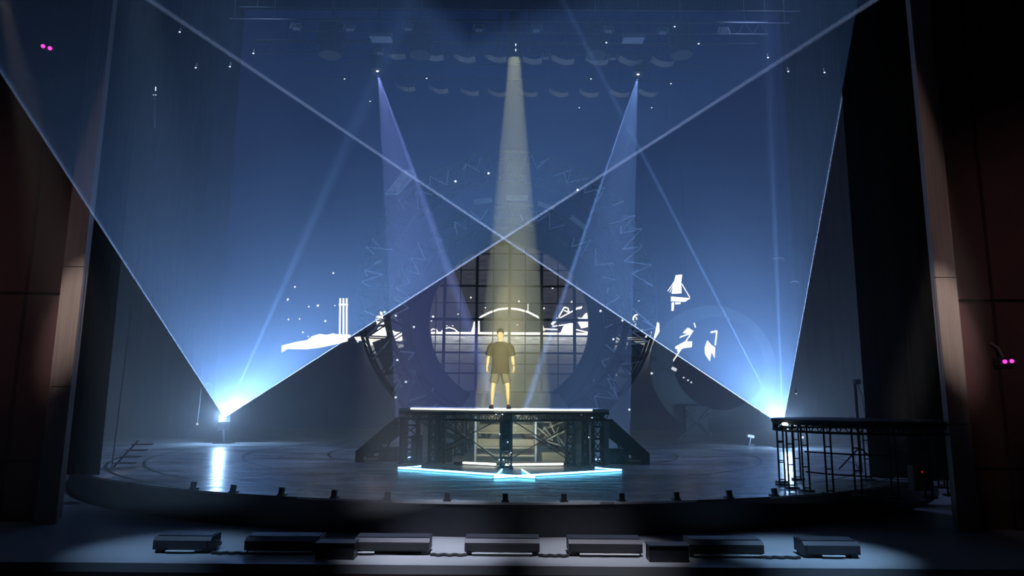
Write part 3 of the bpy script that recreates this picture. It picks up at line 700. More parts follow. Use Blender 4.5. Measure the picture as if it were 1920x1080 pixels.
# cyan neon arrows lying on the floor
def neon(pts, label):
    w = [PF(x, y, 0.03) for x, y in pts]
    t = thing('neon_arrow', w[1] * 1.0, label, 'neon light', 'neon arrows on the stage floor'); t.location.z = 0
    MB().chain(w, 0.016, 6).build('tube', G_CYAN, t)
    mb = MB()
    for p, q in zip(w, w[1:]):
        d = (q - p); a = math.atan2(d.y, d.x); mb.box(((p + q) / 2 + Vector((0, 0, -0.026))), (d.length, 0.07, 0.006), rotz(a))
    mb.build('channel', GREY, t)
neon([(789, 874), (747, 877), (1003, 895), (979, 881)], 'cyan neon line on the floor with its arrowhead towards the bright laser lamp')
neon([(1116, 877), (1165, 881), (926, 895), (941, 880)], 'cyan neon line on the floor with its arrowhead towards the round riser')

# ------------------------------------------------------------------ laser units
def laser(name, src, d, label, group, floor_=True, gain=1.0):
    d = d.normalized(); base = Vector((src.x, src.y, 0)) if floor_ else src.copy()
    t = thing(name, base, label, 'laser light', group)
    r = d.to_track_quat('Z', 'Y').to_matrix()
    MB().box(src - d * 0.24, (0.34, 0.28, 0.40), r).build('housing', BLACK, t)
    MB().ball(src - d * (.11 if gain > 1 else .065), .085 if gain > 1 else .045, (1, 1, 1), 12, 8).build('aperture', glow('laser_aperture', (0.8, 0.9, 1), 9 * gain), t)
    if floor_:
        mb = MB(); mb.bar(Vector((src.x, src.y + .1, 0)), src - d * 0.3, 0.05, 8); mb.box((src.x, src.y + .1, 0.02), (0.5, 0.5, 0.04)); mb.build('stand', BLACK, t)
    else:
        top = Vector((src.x, src.y, 21.99)); mb = MB(); mb.bar(src - d * 0.4, top, 0.03, 8); mb.build('hanger', METAL, t)
    return t
UPL = (P(500, 300, 16) - SRC_L); UPR = (P(1300, 300, 16) - SRC_R)
laser('laser_projector', SRC_L, UPL, 'very bright laser lamp low on the stage near the wing steps, brightest in view', 'floor lasers', True, 1.6)
laser('laser_projector', SRC_R, UPR, 'laser lamp hidden low behind the edge of the round black riser', 'floor lasers', True, 0.6)
laser('hanging_laser', SRC_TL, Vector((0.1, 0, -1)), 'hanging laser sending a violet-blue wedge down past the tilted pale panel', 'overhead lasers', False, 0.5)
laser('hanging_laser', SRC_TR, Vector((-0.15, 0, -1)), 'hanging laser sending a blue wedge down on the side of the round riser', 'overhead lasers', False, 0.5)

# ------------------------------------------------------------------ round black riser at the side
YB = 12.0
rc = Vector((P(1612, 790, YB).x, YB, 0)); RR = rc.x - P(1456, 790, YB).x; RT = 1.13
rs = thing('round_riser', rc, 'round black riser on thin steel legs near the front of the stage', 'riser')
def disc(mb, c, r, z0, z1, n=64):
    mb.prism([(c.x + r * math.cos(2 * PI * i / n), c.y + r * math.sin(2 * PI * i / n), z0) for i in range(n)], (0, 0, z1 - z0)); return mb
disc(MB(), rc, RR, RT - 0.05, RT).build('top', BLACK, rs)
mb = MB()
for z in (RT - 0.07, RT - 0.19): mb.chain([rc + Vector(((RR - .03) * math.cos(2 * PI * i / 64), (RR - .03) * math.sin(2 * PI * i / 64), z)) for i in range(64)], 0.02, 6, True)
for i in range(60):
    a, b = 2 * PI * i / 60, 2 * PI * (i + .5) / 60; e = 2 * PI * (i + 1) / 60; rr_ = RR - .03
    f = lambda q, z: rc + Vector((rr_ * math.cos(q), rr_ * math.sin(q), z))
    mb.bar(f(a, RT - .07), f(b, RT - .19), .009); mb.bar(f(b, RT - .19), f(e, RT - .07), .009)
mb.build('rim_truss', METAL, rs)
for i, ad in enumerate((188, 204, 222, 240, 168, 150, 262, 285, 310, 120, 60, 0)):
    a = R(ad); p = rc + Vector(((RR - .12) * math.cos(a), (RR - .12) * math.sin(a), 0))
    mb = MB()
    for dx in (-.05, .05): mb.bar(p + Vector((dx, 0, 0)), p + Vector((dx, 0, RT - .06)), 0.016)
    for z in (0.05, 0.38, 0.72): mb.bar(p + Vector((-.05, 0, z)), p + Vector((.05, 0, z)), .01)
    mb.box(p + Vector((0, 0, .012)), (.2, .14, .024))
    mb.build('leg', METAL, rs)
mb = MB()
for z in (0.62, 0.3):
    mb.chain([rc + Vector(((RR - .12) * math.cos(R(a)), (RR - .12) * math.sin(R(a)), z)) for a in (204, 222, 240, 262)], .012, 6)
mb.build('tie_bar', METAL, rs)
p = P(1472, 795, YB - .3); lm = MB().ball(p, 0.045, (1.3, 1, .6)).build('rim_lamp', glow('rim_lamp_lens', (.85, 1, .9), 5, False), rs)
MB().ball(P(1489, 797, YB - .35), 0.018).build('rim_lamp', G_PIN, rs); MB().ball(P(1505, 820, YB), 0.02).build('rim_lamp', G_PIN, rs)
# stand behind the riser
yy = 14.6; t = thing('lighting_stand', (P(1606, 800, yy).x, yy, 0), 'thin black stand behind the round riser', 'stand')
x_ = P(1606, 760, yy).x
mb = MB().bar((x_, yy, 0), (x_, yy, P(1606, 716, yy).z), .03, 8); mb.build('pole', METAL, t)
mb = MB()
for a in range(3): mb.bar((x_, yy, .5), (x_ + .5 * math.cos(a * 2.1), yy + .5 * math.sin(a * 2.1), .02), .02)
mb.build('tripod', METAL, t)
pt = P(1606, 716, yy); mb = MB().box(pt, (.12, .12, .1)); mb.build('clamp', GREY, t); MB().chain([pt, pt + Vector((.1, 0, -.3)), pt + Vector((.14, 0, -.9))], .008).build('cable', GREY, t)

# wing steps and tall thin pole at the near wing
yy = 14.0; xs0, xs1 = P(215, 840, yy).x, P(248, 840, yy).x
t = thing('wing_steps', (xs0, yy, 0), 'small dark steps with a tall thin rail beside the black wing curtain', 'steps')
for k in range(4): MB().box(((xs0 + xs1) / 2, yy + .1 + k * .2, .11 + k * .11), (xs1 - xs0, .22, .02)).build('tread', PANEL, t)
MB().bar((xs0 - .02, yy, 0), (P(247, 575, yy).x, yy, P(247, 575, yy).z), .012).build('rail', GREY, t)
mb = MB(); mb.bar((xs0 + .02, yy, .05), (xs0 + .02, yy + .8, .5), .02); mb.build('stringer', BLACK, t)
yy = 22; t = thing('hanging_cable', P(370, 795, yy), 'thin hanging cable with a small white lamp at its foot beside the bright laser', 'cable lamp')
pc = [P(377, 728, yy), P(374, 760, yy), P(370, 792, yy)]
mb = MB().chain(pc, .012); mb.build('cable', GREY, t); MB().ball(P(370, 795, yy), .04).build('lamp_lens', G_PIN, t)
MB().chain([P(377, 728, yy), Vector((P(377, 728, yy).x, yy, 21.99))], .006).build('suspension_wire', CABLE, t)

# small blocks along the curved front edge
def on_arc(px, r, z):
    best = None
    for i in range(-900, 901):
        a = i / 1000; p = arc(r, a); d = p - CAM_P; d.z = z - CAM_Z
        q = CAM_M.transposed() @ d; u = 960 - q.x / q.z * F_PX
        if best is None or abs(u - px) < best[0]: best = (abs(u - px), a)
    return best[1]
where = ['farthest towards the bright laser lamp, first on the front edge', 'second from the bright laser end', 'third from the bright laser end', 'fourth from the bright laser end', 'fifth from the bright laser end',
         'sixth from the bright laser end, before the neon arrow tip', 'directly below the performer', 'fifth from the riser end', 'fourth from the riser end', 'third from the riser end', 'second from the riser end', 'nearest the round riser, last on the front edge']
for px, wt in zip((362, 437, 528, 626, 727, 838, 948, 1058, 1166, 1268, 1368, 1452), where):
    a = on_arc(px, ARC_R - .06, 0); p = arc(ARC_R - .06, a)
    t = thing('edge_microphone', p, 'small black edge block, ' + wt, 'stage microphone', 'small black blocks along the curved stage edge')
    MB().box(p + Vector((0, 0, .055)), (.075, .05, .11), rotz(a) @ rotx(R(-12))).build('head', BLACK, t)
    MB().box(p + Vector((0, .03, .008)), (.11, .11, .016), rotz(a)).build('base', BLACK, t)

# long floor lights on the apron
AZ = AP_Z
def bar_light(px0, px1, ytop, label, lit):
    Y = 8.98
    p0, p1 = P(px0, 1005, Y), P(px1, 1005, Y); p = (p0 + p1) / 2; p.z = AZ; w = p1.x - p0.x; Rz = rotz(0)
    t = thing('apron_speaker', p, label, 'speaker', 'long black speakers on the lower apron')
    MB().prism([p + Rz @ Vector((-w / 2, y, z)) for y, z in ((-.16, .045), (-.16, .15), (-.10, .19), (.16, .20), (.16, .045))], Rz @ Vector((w, 0, 0))).build('cabinet', BLACK, t)
    MB().box(p + Vector((0, -.165, .10)), (w - .06, .012, .075)).build('grille', CABLE, t)
    MB().box(p + Vector((0, .02, .2)), (w - .04, .2, .006), rotx(.04)).build('lid', BLACK, t)
    for s in (-1, 1): MB().box(p + Vector((s * (w / 2 - .06), 0, .022)), (.08, .26, .045)).build('foot', BLACK, t)
    MB().box(p + Vector((lit[0] * w, -.185, .035)), (w * lit[1], .03, .012)).build('lit_line_strip', ALU, t)  # bare metal strip standing in for a lit line under the cabinet
bar_light(300, 405, 992, 'long black speaker at the dark end of the apron below the bright laser lamp', (0, .5))
bar_light(468, 605, 992, 'second long black speaker, with the square box against its side', (0, .85))
bar_light(670, 808, 1000, 'third long black speaker, below the tip of the neon arrow', (-.35, .25))
bar_light(873, 1011, 1006, 'middle long black speaker directly below the performer', (0, .8))
bar_light(1064, 1200, 1006, 'fifth long black speaker, just before the low box near the riser side', (.05, .8))
bar_light(1286, 1423, 1006, 'sixth long black speaker, between the low box and the dark end', (0, .9))
bar_light(1497, 1600, 1006, 'last long black speaker in the dark under the round riser', (0, .4))
for px0, px1, lab in ((597, 668, 'low black box between the second and third apron speakers'), (1214, 1287, 'low black box between the fifth and sixth apron speakers')):
    Y = 8.66; p0, p1 = P(px0, 1020, Y), P(px1, 1020, Y); p = (p0 + p1) / 2; p.z = AZ
    t = thing('floor_box', p, lab, 'box', 'low black boxes on the apron')
    Rz = rotz(0)
    MB().box(p + Vector((0, 0, .09)), ((p1 - p0).length, .22, .18), Rz).build('case', BLACK, t)
    MB().box(p + Vector((0, 0, .186)), ((p1 - p0).length + .02, .24, .012), Rz).build('lid', BLACK, t)
def floor_cable(px0, px1, label):
    a, b = P(px0, 1015, 8.78), P(px1, 1015, 8.78)
    pts = [Vector((a.x + (b.x - a.x) * i / 16, 8.78 + .02 * math.sin(i * 1.3), AZ + .02)) for i in range(17)]
    o = MB().chain(pts, .018, 8).build('floor_cable', CABLE, None, pts[0]); tag(o, label, 'cable', 'cables between the apron speakers')
floor_cable(398, 470, 'black cable linking the first and second apron speakers')
floor_cable(808, 875, 'black cable linking the third and middle apron speakers')
floor_cable(1010, 1066, 'black cable linking the middle and fifth apron speakers')
floor_cable(1423, 1500, 'black cable linking the sixth and last apron speakers')
q = P(409, 1010, 8.95); q.z = AZ
lp = [q + Vector((-.05 + .1 * math.sin(k * .5), 0, .02 + .12 * (k / 7) * (2 - k / 7) if k < 14 else .02)) for k in range(15)]
tag(MB().chain(lp, .006, 6).build('cable_loop', CABLE, None, q), 'thin loop of cable rising beside the first apron speaker', 'cable')

# ------------------------------------------------------------------ overhead lighting
def batten(py, Y, px0, px1, label, truss=False):
    a, b = P(px0, py, Y), P(px1, py + (px1 - px0) * 0.008, Y); b.z = a.z = (a.z + b.z) / 2
    t = thing('lighting_batten', (0, Y, a.z), label, 'lighting bar', 'lighting bars above the stage')
    mb = MB().bar(a, b, .018, 8)
    if truss:
        for dz in (.3, ): mb.bar(a + Vector((0, 0, dz)), b + Vector((0, 0, dz)), .025, 8)
    mb.build('pipe', METAL, t)
    if truss:
        mb = MB(); n = int((b.x - a.x) / .35)
        for i in range(n):
            x = a.x + (b.x - a.x) * i / n; x2 = a.x + (b.x - a.x) * (i + .5) / n; x3 = a.x + (b.x - a.x) * (i + 1) / n
            mb.bar((x, Y, a.z), (x2, Y, a.z + .3), .008); mb.bar((x2, Y, a.z + .3), (x3, Y, a.z), .008)
        mb.build('lattice', METAL, t)
    mb = MB()
    for f in (.08, .36, .64, .92): x = a.x + (b.x - a.x) * f; mb.bar((x, Y, a.z), (x, Y, 21.99), .006)
    mb.build('suspension_wire', CABLE, t)
    return t
batten(14, 14.0, 450, 1500, 'topmost thin lighting bar, across the top of the view')
batten(36, 14.6, 430, 1480, 'second lighting bar from the top, just above the moving heads')
batten(58, 15.2, 560, 1440, 'third lighting bar from the top, at the height of the moving head yokes', True)
batten(75, 15.9, 480, 1420, 'fourth lighting bar from the top, crossing behind the moving heads')
batten(98, 17.0, 470, 1300, 'fifth lighting bar, level with the bottom of the moving heads', True)
batten(118, 18.4, 560, 1330, 'sixth lighting bar, just above the two hanging lasers')
batten(146, 20.0, 560, 1300, 'lowest lighting bar, behind the two hanging lasers')

def moving_head(px, py0, py1, Y, label, src=None):
    p0, p1 = P(px, py0, Y), P(px, py1, Y); h = p0.z - p1.z; w = .62
    if src is None:
        src = (p0, p1, h, w)
    t = thing('moving_head', p0, label, 'stage light', 'large black moving head lights')
    MB().box(p0 + Vector((0, 0, -.08)), (w * .8, .35, .16)).build('base', METAL, t)
    yk = MB()
    for s in (-1, 1): yk.box(p0 + Vector((s * w * .42, 0, -h * .45)), (.06, .16, h * .55))
    yk.box(p0 + Vector((0, 0, -.2)), (w * .84, .16, .06)); yk.build('yoke', METAL, t)
    MB().chain([p0 + Vector((0, 0, -h * .3)), p0 + Vector((0, 0, -h * .42)), p0 + Vector((0, 0, -h * .9)), p0 + Vector((0, 0, -h))], [.17, .22, .26, .26], 16).build('head', BLACK, t)
    mb = MB()
    for s in (-1, 1): mb.bar(p0 + Vector((s * .18, 0, 0)), p0 + Vector((s * .18, 0, .2)), .03)
    mb.bar(p0 + Vector((0, 0, .1)), Vector((p0.x, p0.y, 21.99)), .02)
    mb.build('clamp', GREY, t)
for px, lab in ((622, 'black moving head light at the end of the row nearer the tilted pale panel'), (790, 'second black moving head from the pale panel side'), (1117, 'black moving head just above and before the hanging laser of the riser side'), (1276, 'last black moving head on the riser side of the row')):
    moving_head(px, 44, 104, 15.5, lab)
# profile spotlight with an open snoot: its beam lights the performer
t = thing('follow_spotlight', SPOT_SRC, 'long spotlight sending the pale yellow beam down on the performer', 'spotlight')
ax = (SPOT_TGT - SPOT_SRC).normalized(); k0 = .12
def ring_tube(mb, s0, s1, r0, r1, n=24):
    u = ax.cross(Vector((0, 1, 0))).normalized(); v = ax.cross(u); k = len(mb.v)
    for (s_, r_) in ((s0, r0), (s1, r1), (s1, r1 + .03), (s0, r0 + .03)):
        for i in range(n): q = 2 * PI * i / n; mb.v.append(SPOT_SRC + ax * s_ + (u * math.cos(q) + v * math.sin(q)) * r_)
    for j in range(4):
        for i in range(n): mb.face([k + j * n + i, k + j * n + (i + 1) % n, k + ((j + 1) % 4) * n + (i + 1) % n, k + ((j + 1) % 4) * n + i])
LEN = (P(960, 112, SPOT_Y) - SPOT_SRC).length; th = math.tan(R(SPOT_HALF + .6))
mb = MB(); ring_tube(mb, -.15, LEN, .05, th * LEN + .01); mb.build('barrel', BLACK, t)
mb = MB(); mb.chain([SPOT_SRC - ax * .5, SPOT_SRC - ax * .16], [.14, .14], 16); mb.build('lamp_housing', BLACK, t)
mb = MB(); pm = SPOT_SRC + ax * (LEN * .55)
for s in (-1, 1): mb.box(pm + Vector((s * .36, 0, 0)), (.05, .2, LEN * .6))
mb.box(pm + Vector((0, 0, LEN * .3)), (.77, .2, .05)) if False else None
mb.build('yoke', METAL, t)
mb = MB(); mb.bar(SPOT_SRC - ax * .5, Vector((SPOT_SRC.x, SPOT_SRC.y, 21.99)), .03); mb.build('hanger', METAL, t)
for (px, py) in ((967, 82), (967, 92)):
    p = P(px, py, SPOT_Y - .45); MB().bar(p, p + Vector((0, 0, -.05)), .012).build('status_lamp', G_PIN, t)
MB().bar(P(967, 78, SPOT_Y - .42), P(967, 100, SPOT_Y - .42), .01).build('status_strip', METAL, t)

# small yoke lamps along the bars
lamps = [((555, 48), 14.8, 'small silver yoke lamp farthest out on the bar, before the first moving head'), ((655, 50), 14.8, 'small silver yoke lamp between the first and second moving heads, nearer the first'),
         ((765, 49), 14.8, 'small silver yoke lamp touching the second moving head'), ((898, 51), 14.8, 'small silver yoke lamp between the second moving head and the yellow beam'),
         ((1006, 52), 14.8, 'small silver yoke lamp just past the yellow beam'), ((1141, 53), 14.8, 'small silver yoke lamp close to the third moving head'), ((1243, 56), 14.8, 'small silver yoke lamp before the last moving head'),
         ((1357, 56), 14.8, 'small silver yoke lamp past the last moving head'), ((1024, 104), 16.9, 'lower small yoke lamp on the fifth bar, past the yellow beam'), ((1149, 105), 16.9, 'lower small yoke lamp on the fifth bar, near the riser-side laser'), ((712, 95), 16.9, 'lower small yoke lamp on the fifth bar, over the panel-side laser')]
first = None
for (px, py), Y, lab in lamps:
    p = P(px, py, Y)
    if first is None:
        t = thing('yoke_lamp', p, lab, 'stage light', 'small silver yoke lamps on the bars')
        mb = MB(); mb.bar(p + Vector((-.11, 0, .05)), p + Vector((.11, 0, .05)), .014)
        for s in (-1, 1): mb.bar(p + Vector((s * .11, 0, .05)), p + Vector((s * .13, 0, -.07)), .012)
        mb.build('yoke', ALU, t)
        MB().box(p + Vector((0, .02, -.02)), (.17, .14, .1)).build('body', GREY, t)
        MB().bar(p + Vector((0, 0, .05)), p + Vector((0, 0, .17)), .014).build('clamp', METAL, t)
        first = t
    else: t = copy_thing(first, p, lab)
    rewire(t, 0, 0, .1, .006)
first = None
for (px, py), lab in (((715, 71), 'pale rectangular panel light between the first two moving heads'), ((1187, 73), 'pale rectangular panel light between the last two moving heads')):
    p = P(px, py, 15.3)
    if first is None:
        t = thing('panel_light', p, lab, 'panel light', 'pale panel lights above the stage')
        MB().box(p, (.5, .3, .09)).build('panel_face', mat('panel_light_face', (.30, .31, .36), .5), t)
        mb = MB()
        for s in (-1, 1): mb.bar(p + Vector((s * .27, -.1, .08)), p + Vector((s * .25, -.1, -.06)), .014)
        mb.build('end_bracket', ALU, t); MB().bar(p, p + Vector((0, 0, .3)), .02).build('clamp', METAL, t); first = t
    else: t = copy_thing(first, p, lab)
    rewire(t, 0, 0, .1, .006)
# curved reflector strips
first = None
CURV = mat('satin_reflector', (.22, .23, .26), .35, .4)
rows = [((738, 102), 17.2), ((810, 105), 17.2), ((870, 108), 17.2), ((930, 108), 17.2), ((995, 111), 17.2), ((1056, 112), 17.2), ((1120, 113), 17.2), ((1182, 114), 17.2), ((1243, 116), 17.2),
        ((760, 164), 20.5), ((822, 168), 20.5), ((880, 172), 20.5), ((932, 174), 20.5), ((990, 174), 20.5), ((1048, 174), 20.5), ((1104, 175), 20.5), ((1162, 175), 20.5), ((1216, 174), 20.5)]
nth = ['first', 'second', 'third', 'fourth', 'fifth', 'sixth', 'seventh', 'eighth', 'ninth']
for i, ((px, py), Y) in enumerate(rows):
    p = P(px, py, Y); lab = 'faint curved reflector, %s from the pale panel side in the %s row' % (nth[i % 9], 'upper' if i < 9 else 'lower')
    if first is None:
        t = thing('curved_reflector', p, lab, 'reflector', 'faint curved reflectors under the ceiling')
        pts_ = [(x / 10 * .3, (x / 10) ** 2 * .09 - .04 - x / 10 * .06) for x in range(-10, 11)]
        mb = MB(); mb.prism([p + Vector((a, -.1, b)) for a, b in pts_] + [p + Vector((a, -.1, b + .018)) for a, b in reversed(pts_)], (0, .3, 0)); mb.build('blade', CURV, t)
        MB().bar(p + Vector((0, .05, -.03)), p + Vector((0, .05, .7)), .006).build('suspension_wire', CABLE, t); first = t
    else: t = copy_thing(first, p, lab)
    rewire(t, 0, .05, -.03, .005)
# tiny hanging fixtures; the glow stands in for light they catch
pins = [((337, 60), 14, 'above the fan edge, highest near the wing'), ((367, 127), 15, 'outermost of the pair high above the black wing curtain'), ((431, 125), 15, 'inner one of the pair high above the black wing curtain'), ((475, 100), 15, 'on the faint diagonal ray, short of the first moving head'),
        ((646, 148), 18, 'just beside the panel-side hanging laser, outside'), ((800, 147), 18, 'just inside the panel-side hanging laser'), ((1137, 80), 15, 'tucked under the third moving head'), ((1310, 82), 15, 'just past the last moving head'),
        ((1108, 148), 18, 'just inside the riser-side hanging laser'), ((1258, 157), 18, 'just outside the riser-side hanging laser'), ((1440, 108), 15, 'amid the cluster past the last moving head'), ((1478, 134), 15, 'inner one of the pair beside the wide beam edge at the top'),
        ((1546, 136), 15, 'outer one of the pair beside the wide beam edge at the top'), ((1086, 202), 21, 'lower one beyond the yellow beam'), ((1222, 202), 21, 'lower one under the riser-side laser'), ((694, 190), 20, 'lower one under the panel-side laser'),
        ((1493, 738), 20, 'low, just above the round riser'), ((1265, 50), 15, 'beside the yoke of the last moving head')]
first = None
for (px, py), Y, lab in pins:
    p = P(px, py, Y)
    if first is None:
        t = thing('pin_fixture', p, 'tiny fixture with painted glint ' + lab, 'lamp', 'tiny fixtures with painted glints')
        MB().ball(p, .016, (1.4, 1, 1)).build('lens', G_PIN, t); MB().bar(p + Vector((0, .01, .015)), p + Vector((0, .04, .12)), .02, 8).build('socket', METAL, t)
        MB().bar(p + Vector((0, .04, .1)), p + Vector((0, .04, 1.2)), .004).build('flex', CABLE, t); first = t
    else: t = copy_thing(first, p, 'tiny fixture with painted glint ' + lab)
    rewire(t, 0, .04, .1)
# other small hanging pieces
Y = 16; t = thing('hanging_marker', P(290, 175, Y), 'small white vertical marker strip hanging before the wing curtain', 'marker')
MB().bar(P(292, 163, Y), P(292, 170, Y), .012).build('marker_bar', G_PIN, t); MB().bar(P(287, 178, Y), P(293, 178, Y), .01).build('marker_bar', G_PIN, t); MB().bar(P(287, 185, Y), P(292, 185, Y), .012).build('marker_bar', ALU, t)
MB().bar(P(290, 163, Y), P(290, 240, Y), .02).build('body', GREY, t); q = P(290, 163, Y); MB().bar(q, (q.x, q.y, 21.99), .005).build('suspension_wire', CABLE, t)
for (px, py, L_, lab) in ((1460, 484, 22, 'thin white bracket hanging inside the wide beam, upper one'), (1490, 528, 16, 'thin white bracket hanging inside the wide beam, lower one'), (390, 719, 9, 'short white bar floating just above the bright laser lamp')):
    Y = 21.5; p = P(px, py, Y); h = L_ / 2 / F_PX * Y
    t = thing('hanging_bracket', p, lab, 'bracket', 'thin white hanging brackets')
    mb = MB().chain([p + Vector((-h, 0, -.02)), p + Vector((-h * .2, 0, .01)), p + Vector((h * .8, 0, 0)), p + Vector((h, 0, -.05))], .016); mb.build('bar', mat('white_bracket_paint', (.8, .8, .8), .4), t); MB().bar(p, (p.x, Y, 21.99), .004).build('suspension_wire', CABLE, t)
Y = 23; p = P(1407, 812, Y); p.z = 0
t = thing('small_floor_lamp', p, 'small white lit lamp standing on the floor between the pale portal and the round riser', 'lamp')
MB().box(p + Vector((0, 0, .03)), (.22, .2, .06)).build('base', GREY, t); MB().bar(p + Vector((-.04, 0, .05)), p + Vector((0, 0, .25)), .02).build('neck', ALU, t); MB().box(p + Vector((0, 0, .3)), (.2, .12, .09), roty(.2)).build('head', mat('white_lamp_head', (.8, .82, .85), .4, emit=(.7, .8, 1), estr=.35), t)

# wall fixtures with two magenta lights, and a red standby light
for (pxs, lab) in ((((80, 86), (93, 90)), 'small wall fixture with two magenta lights, high on the auditorium wall'), (((1885, 678), (1898, 677)), 'small wall fixture with two magenta lights, low on the auditorium wall')):
    Y = 10.62; c_ = (P(*pxs[0], Y) + P(*pxs[1], Y)) / 2
    t = thing('wall_fixture', c_, lab, 'wall light', 'magenta-lit wall fixtures')
    MB().box(c_ + Vector((0, .09, 0)), (.24, .14, .12)).build('housing', BLACK, t)
    MB().chain([c_ + Vector((-.12, .2, .3)), c_ + Vector((-.06, .12, .22)), c_ + Vector((0, .1, .05))], .02).build('bracket', GREY, t)
    for q in pxs: MB().ball(P(*q, Y) + Vector((0, .01, 0)), .032).build('led', G_PINK, t)
p = P(1731, 885, 11.6); p2 = Vector((p.x, p.y, 0))
t = thing('standby_box', p2, 'small black box with one red standby light in the dark wing', 'box'); MB().box((p.x, p.y + .1, p.z / 2 + .05), (.3, .18, p.z + .1)).build('case', BLACK, t); MB().ball(p, .02).build('led', G_RED, t)

# ------------------------------------------------------------------ the performer
PY = 14.98; pb = P(937.5, 766, PY); pb.z = DZ
per = thing('person', pb, 'person in dark t-shirt and grey shorts standing with fists at the sides on the platform', 'person')
SK = mat('skin', (0.62, 0.48, 0.36), .5, 0, .08, 12); SH = mat('dark_cotton', (0.036, 0.034, 0.032), .85, 0, .15, 9, .3); ST = mat('grey_cotton', (0.12, 0.118, 0.12), .85, 0, .15, 9, .3)
HR = mat('dark_hair', (0.02, 0.016, 0.012), .6, 0, .4, 40, .5); SN = mat('dark_shoe', (0.03, 0.03, 0.035), .5)
V = lambda x, y, z: pb + Vector((x, y, z))
def remesh(o, v):
    md = o.modifiers.new('fuse', 'REMESH'); md.mode = 'VOXEL'; md.voxel_size = v; md.use_smooth_shade = True
    sm = o.modifiers.new('smooth', 'SMOOTH'); sm.factor = .5; sm.iterations = 3
mb = MB()
mb.loft([(V(0, 0, .84), .155, .10), (V(0, 0, .95), .155, .105), (V(0, 0, 1.08), .14, .10), (V(0, 0, 1.25), .165, .11), (V(0, 0, 1.37), .18, .10), (V(0, .01, 1.425), .12, .08)])   # trunk
mb.loft([(V(0, .015, 1.38), .065, .06), (V(0, .008, 1.45), .056, .058), (V(-.004, -.01, 1.53), .052, .056)])                                                 # neck
H = V(-.008, -.025, 1.60)
mb.loft([(H + Vector((0, -.03, -.118)), .03, .025), (H + Vector((0, -.022, -.10)), .047, .05), (H + Vector((0, -.008, -.06)), .062, .078), (H + Vector((0, 0, -.01)), .071, .092), (H + Vector((0, .005, .04)), .073, .097), (H + Vector((0, .01, .08)), .062, .084), (H + Vector((0, .01, .105)), .035, .05)], n=20)
mb.loft([(H + Vector((0, -.094, .012)), .008, .006), (H + Vector((0, -.104, -.02)), .012, .011), (H + Vector((0, -.096, -.036)), .015, .012)], n=8)   # nose
for s in (-1, 1):
    mb.ball(H + Vector((s * .074, .008, -.012)), .024, (.4, .75, 1.25), 8, 6)           # ear
    mb.ball(H + Vector((s * .03, -.078, .022)), .016, (1.3, .6, .55), 8, 5)            # brow
mb.ball(H + Vector((0, -.086, -.062)), .02, (1.25, .5, .42), 8, 5)                      # lips
mb.ball(H + Vector((0, -.07, -.098)), .02, (1, .8, .7), 8, 5)                           # chin
hands = {}
for s in (-1, 1):
    sh = V(s * .185, .01, 1.36); el = V(s * .262, .03, 1.10); wr = V(s * .29, -.035, .895)
    mb.loft([(V(s * .12, .01, 1.36), .06, .06), (sh, .058, .058), (sh.lerp(el, .4), .05, .052), (el, .039, .041), (el.lerp(wr, .25), .042, .044), (el.lerp(wr, .6), .034, .036), (wr, .025, .03)], ref=(1, 0, 0), n=14)
    # loosely closed hand
    kn = wr + Vector((s * .004, -.022, -.085)); 
    mb.loft([(wr, .024, .029), (wr.lerp(kn, .4), .022, .040), (kn, .018, .042)], ref=(1, 0, 0), n=12)
    for f, (dy, ln) in enumerate(((-.030, 1.0), (-.010, 1.1), (.010, 1.02), (.029, .82))):
        a0 = kn + Vector((0, dy, .006)); a1 = a0 + Vector((-s * .008, -.004, -.036 * ln)); a2 = a1 + Vector((-s * .026, 0, -.014 * ln)); a3 = a2 + Vector((-s * .016, .002, .018 * ln))
        mb.chain([a0, a1, a2, a3], [.0098, .0095, .0088, .0075], 8)
    t0 = wr + Vector((-s * .004, -.028, -.03)); mb.chain([t0, t0 + Vector((-s * .012, -.022, -.028)), t0 + Vector((-s * .026, -.012, -.055)), t0 + Vector((-s * .034, .004, -.074))], [.013, .012, .0105, .009], 8)
    hp = V(s * .085, 0, .86); kn_ = V(s * .155, -.015, .485); an = V(s * .178, .02, .085)
    mb.loft([(V(s * .075, 0, .90), .08, .09), (hp, .085, .092), (hp.lerp(kn_, .45), .074, .08), (hp.lerp(kn_, .85), .056, .06), (kn_, .051, .056), (kn_.lerp(an, .12), .048, .052), (kn_.lerp(an, .3), .05, .058), (kn_.lerp(an, .55), .041, .046), (kn_.lerp(an, .85), .028, .032), (an, .028, .034)], ref=(1, 0, 0), n=16)
    mb.loft([(V(s * .178, .05, .06), .03, .03), (V(s * .182, -.02, .045), .034, .035), (V(s * .19, -.12, .03), .038, .022)], ref=(1, 0, 0), n=12)
body = mb.build('body', SK, per, smooth=True); remesh(body, .0065)
mb = MB()
mb.loft([(V(0, 0, .745), .198, .158), (V(0, 0, .80), .196, .156), (V(0, 0, .95), .186, .14), (V(0, 0, 1.1), .180, .132), (V(0, 0, 1.25), .192, .135), (V(0, .005, 1.345), .205, .128), (V(0, .01, 1.405), .165, .108), (V(0, .012, 1.44), .092, .082)], n=28)
for s in (-1, 1):
    sh = V(s * .20, .01, 1.36); e2 = V(s * .262, .028, 1.14)
    mb.loft([(V(s * .1, .01, 1.355), .082, .095), (V(s * .165, .01, 1.36), .082, .09), (sh.lerp(e2, .25), .078, .084), (sh.lerp(e2, .6), .076, .08), (e2, .078, .082)], n=18)
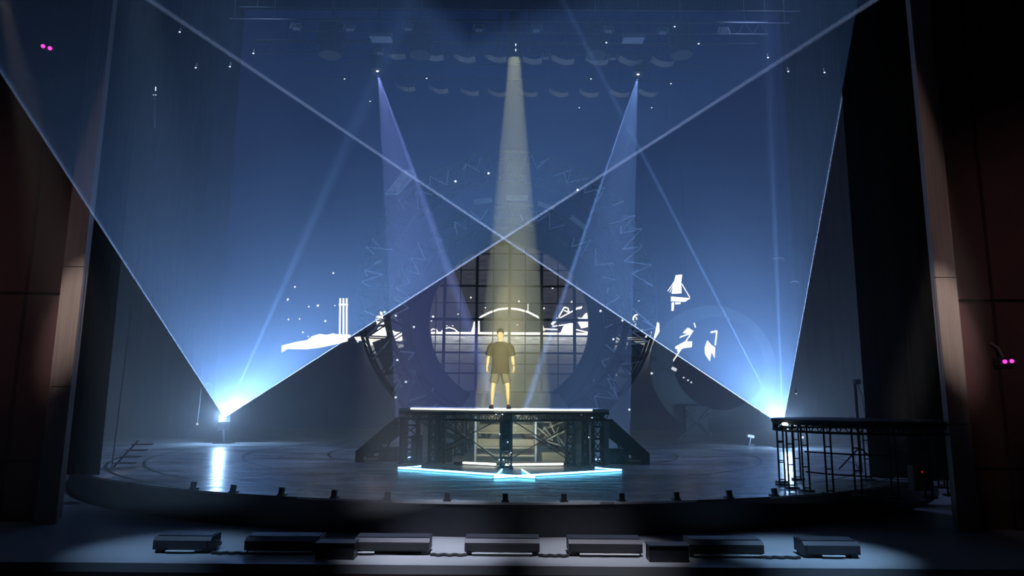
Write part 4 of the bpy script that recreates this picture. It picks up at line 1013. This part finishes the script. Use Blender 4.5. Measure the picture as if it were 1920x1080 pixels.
sh_ = mb.build('shirt', SH, per, smooth=True); remesh(sh_, .011)
mb = MB()
mb.loft([(V(0, 0, .92), .165, .12), (V(0, 0, .84), .17, .125), (V(0, 0, .775), .165, .12)], n=24)
for s in (-1, 1):
    mb.loft([(V(s * .085, 0, .85), .088, .115), (V(s * .095, 0, .76), .092, .115), (V(s * .125, -.008, .64), .094, .108), (V(s * .145, -.01, .555), .096, .106)], n=20)
sr = mb.build('shorts', ST, per, smooth=True); remesh(sr, .011)
mb = MB()
mb.loft([(H + Vector((0, .035, -.06)), .066, .062), (H + Vector((0, .028, -.02)), .077, .078), (H + Vector((0, .014, .035)), .081, .098), (H + Vector((0, .008, .075)), .079, .104), (H + Vector((0, .008, .105)), .062, .084), (H + Vector((0, .01, .128)), .03, .045)], n=20)
for k in range(14):
    a = -PI * (k + .5) / 14; q = H + Vector((.07 * math.cos(a), .09 * math.sin(a) + .01, .085)); mb.chain([q, q + Vector((0, -.014, -.02 - .012 * (k % 3))), q + Vector((.006 * (k % 3 - 1), -.012, -.045 + .01 * (k % 2)))], [.013, .011, .004], 6)
hr = mb.build('hair', HR, per, smooth=True); remesh(hr, .007)
for s in (-1, 1):
    MB().ball(H + Vector((s * .029, -.086, .004)), .012, (1.2, .5, .5), 8, 6).build('eye', mat('eye_dark', (.03, .025, .02), .2), per, smooth=True)
    mb = MB(); mb.loft([(V(s * .177, .065, .05), .036, .03), (V(s * .18, .03, .055), .042, .05), (V(s * .184, -.05, .045), .047, .042), (V(s * .19, -.13, .032), .05, .03), (V(s * .193, -.175, .026), .034, .02)], n=16)
    mb.prism([V(s * .18 + x, y, 0.0) for x, y in ((-.04, .09), (.04, .09), (.055, -.1), (.045, -.17), (.01, -.19), (-.03, -.17), (-.045, -.1))], (0, 0, .02))
    o_ = mb.build('shoe', SN, per, smooth=True)
w_ = V(.29, -.035, .895); el = V(.262, .03, 1.10); d = (el - w_).normalized()
MB().chain([w_ + d * .018, w_ + d * .04], [.036, .037], 16).build('wristband', mat('dark_strap', (.04, .035, .03), .5), per)
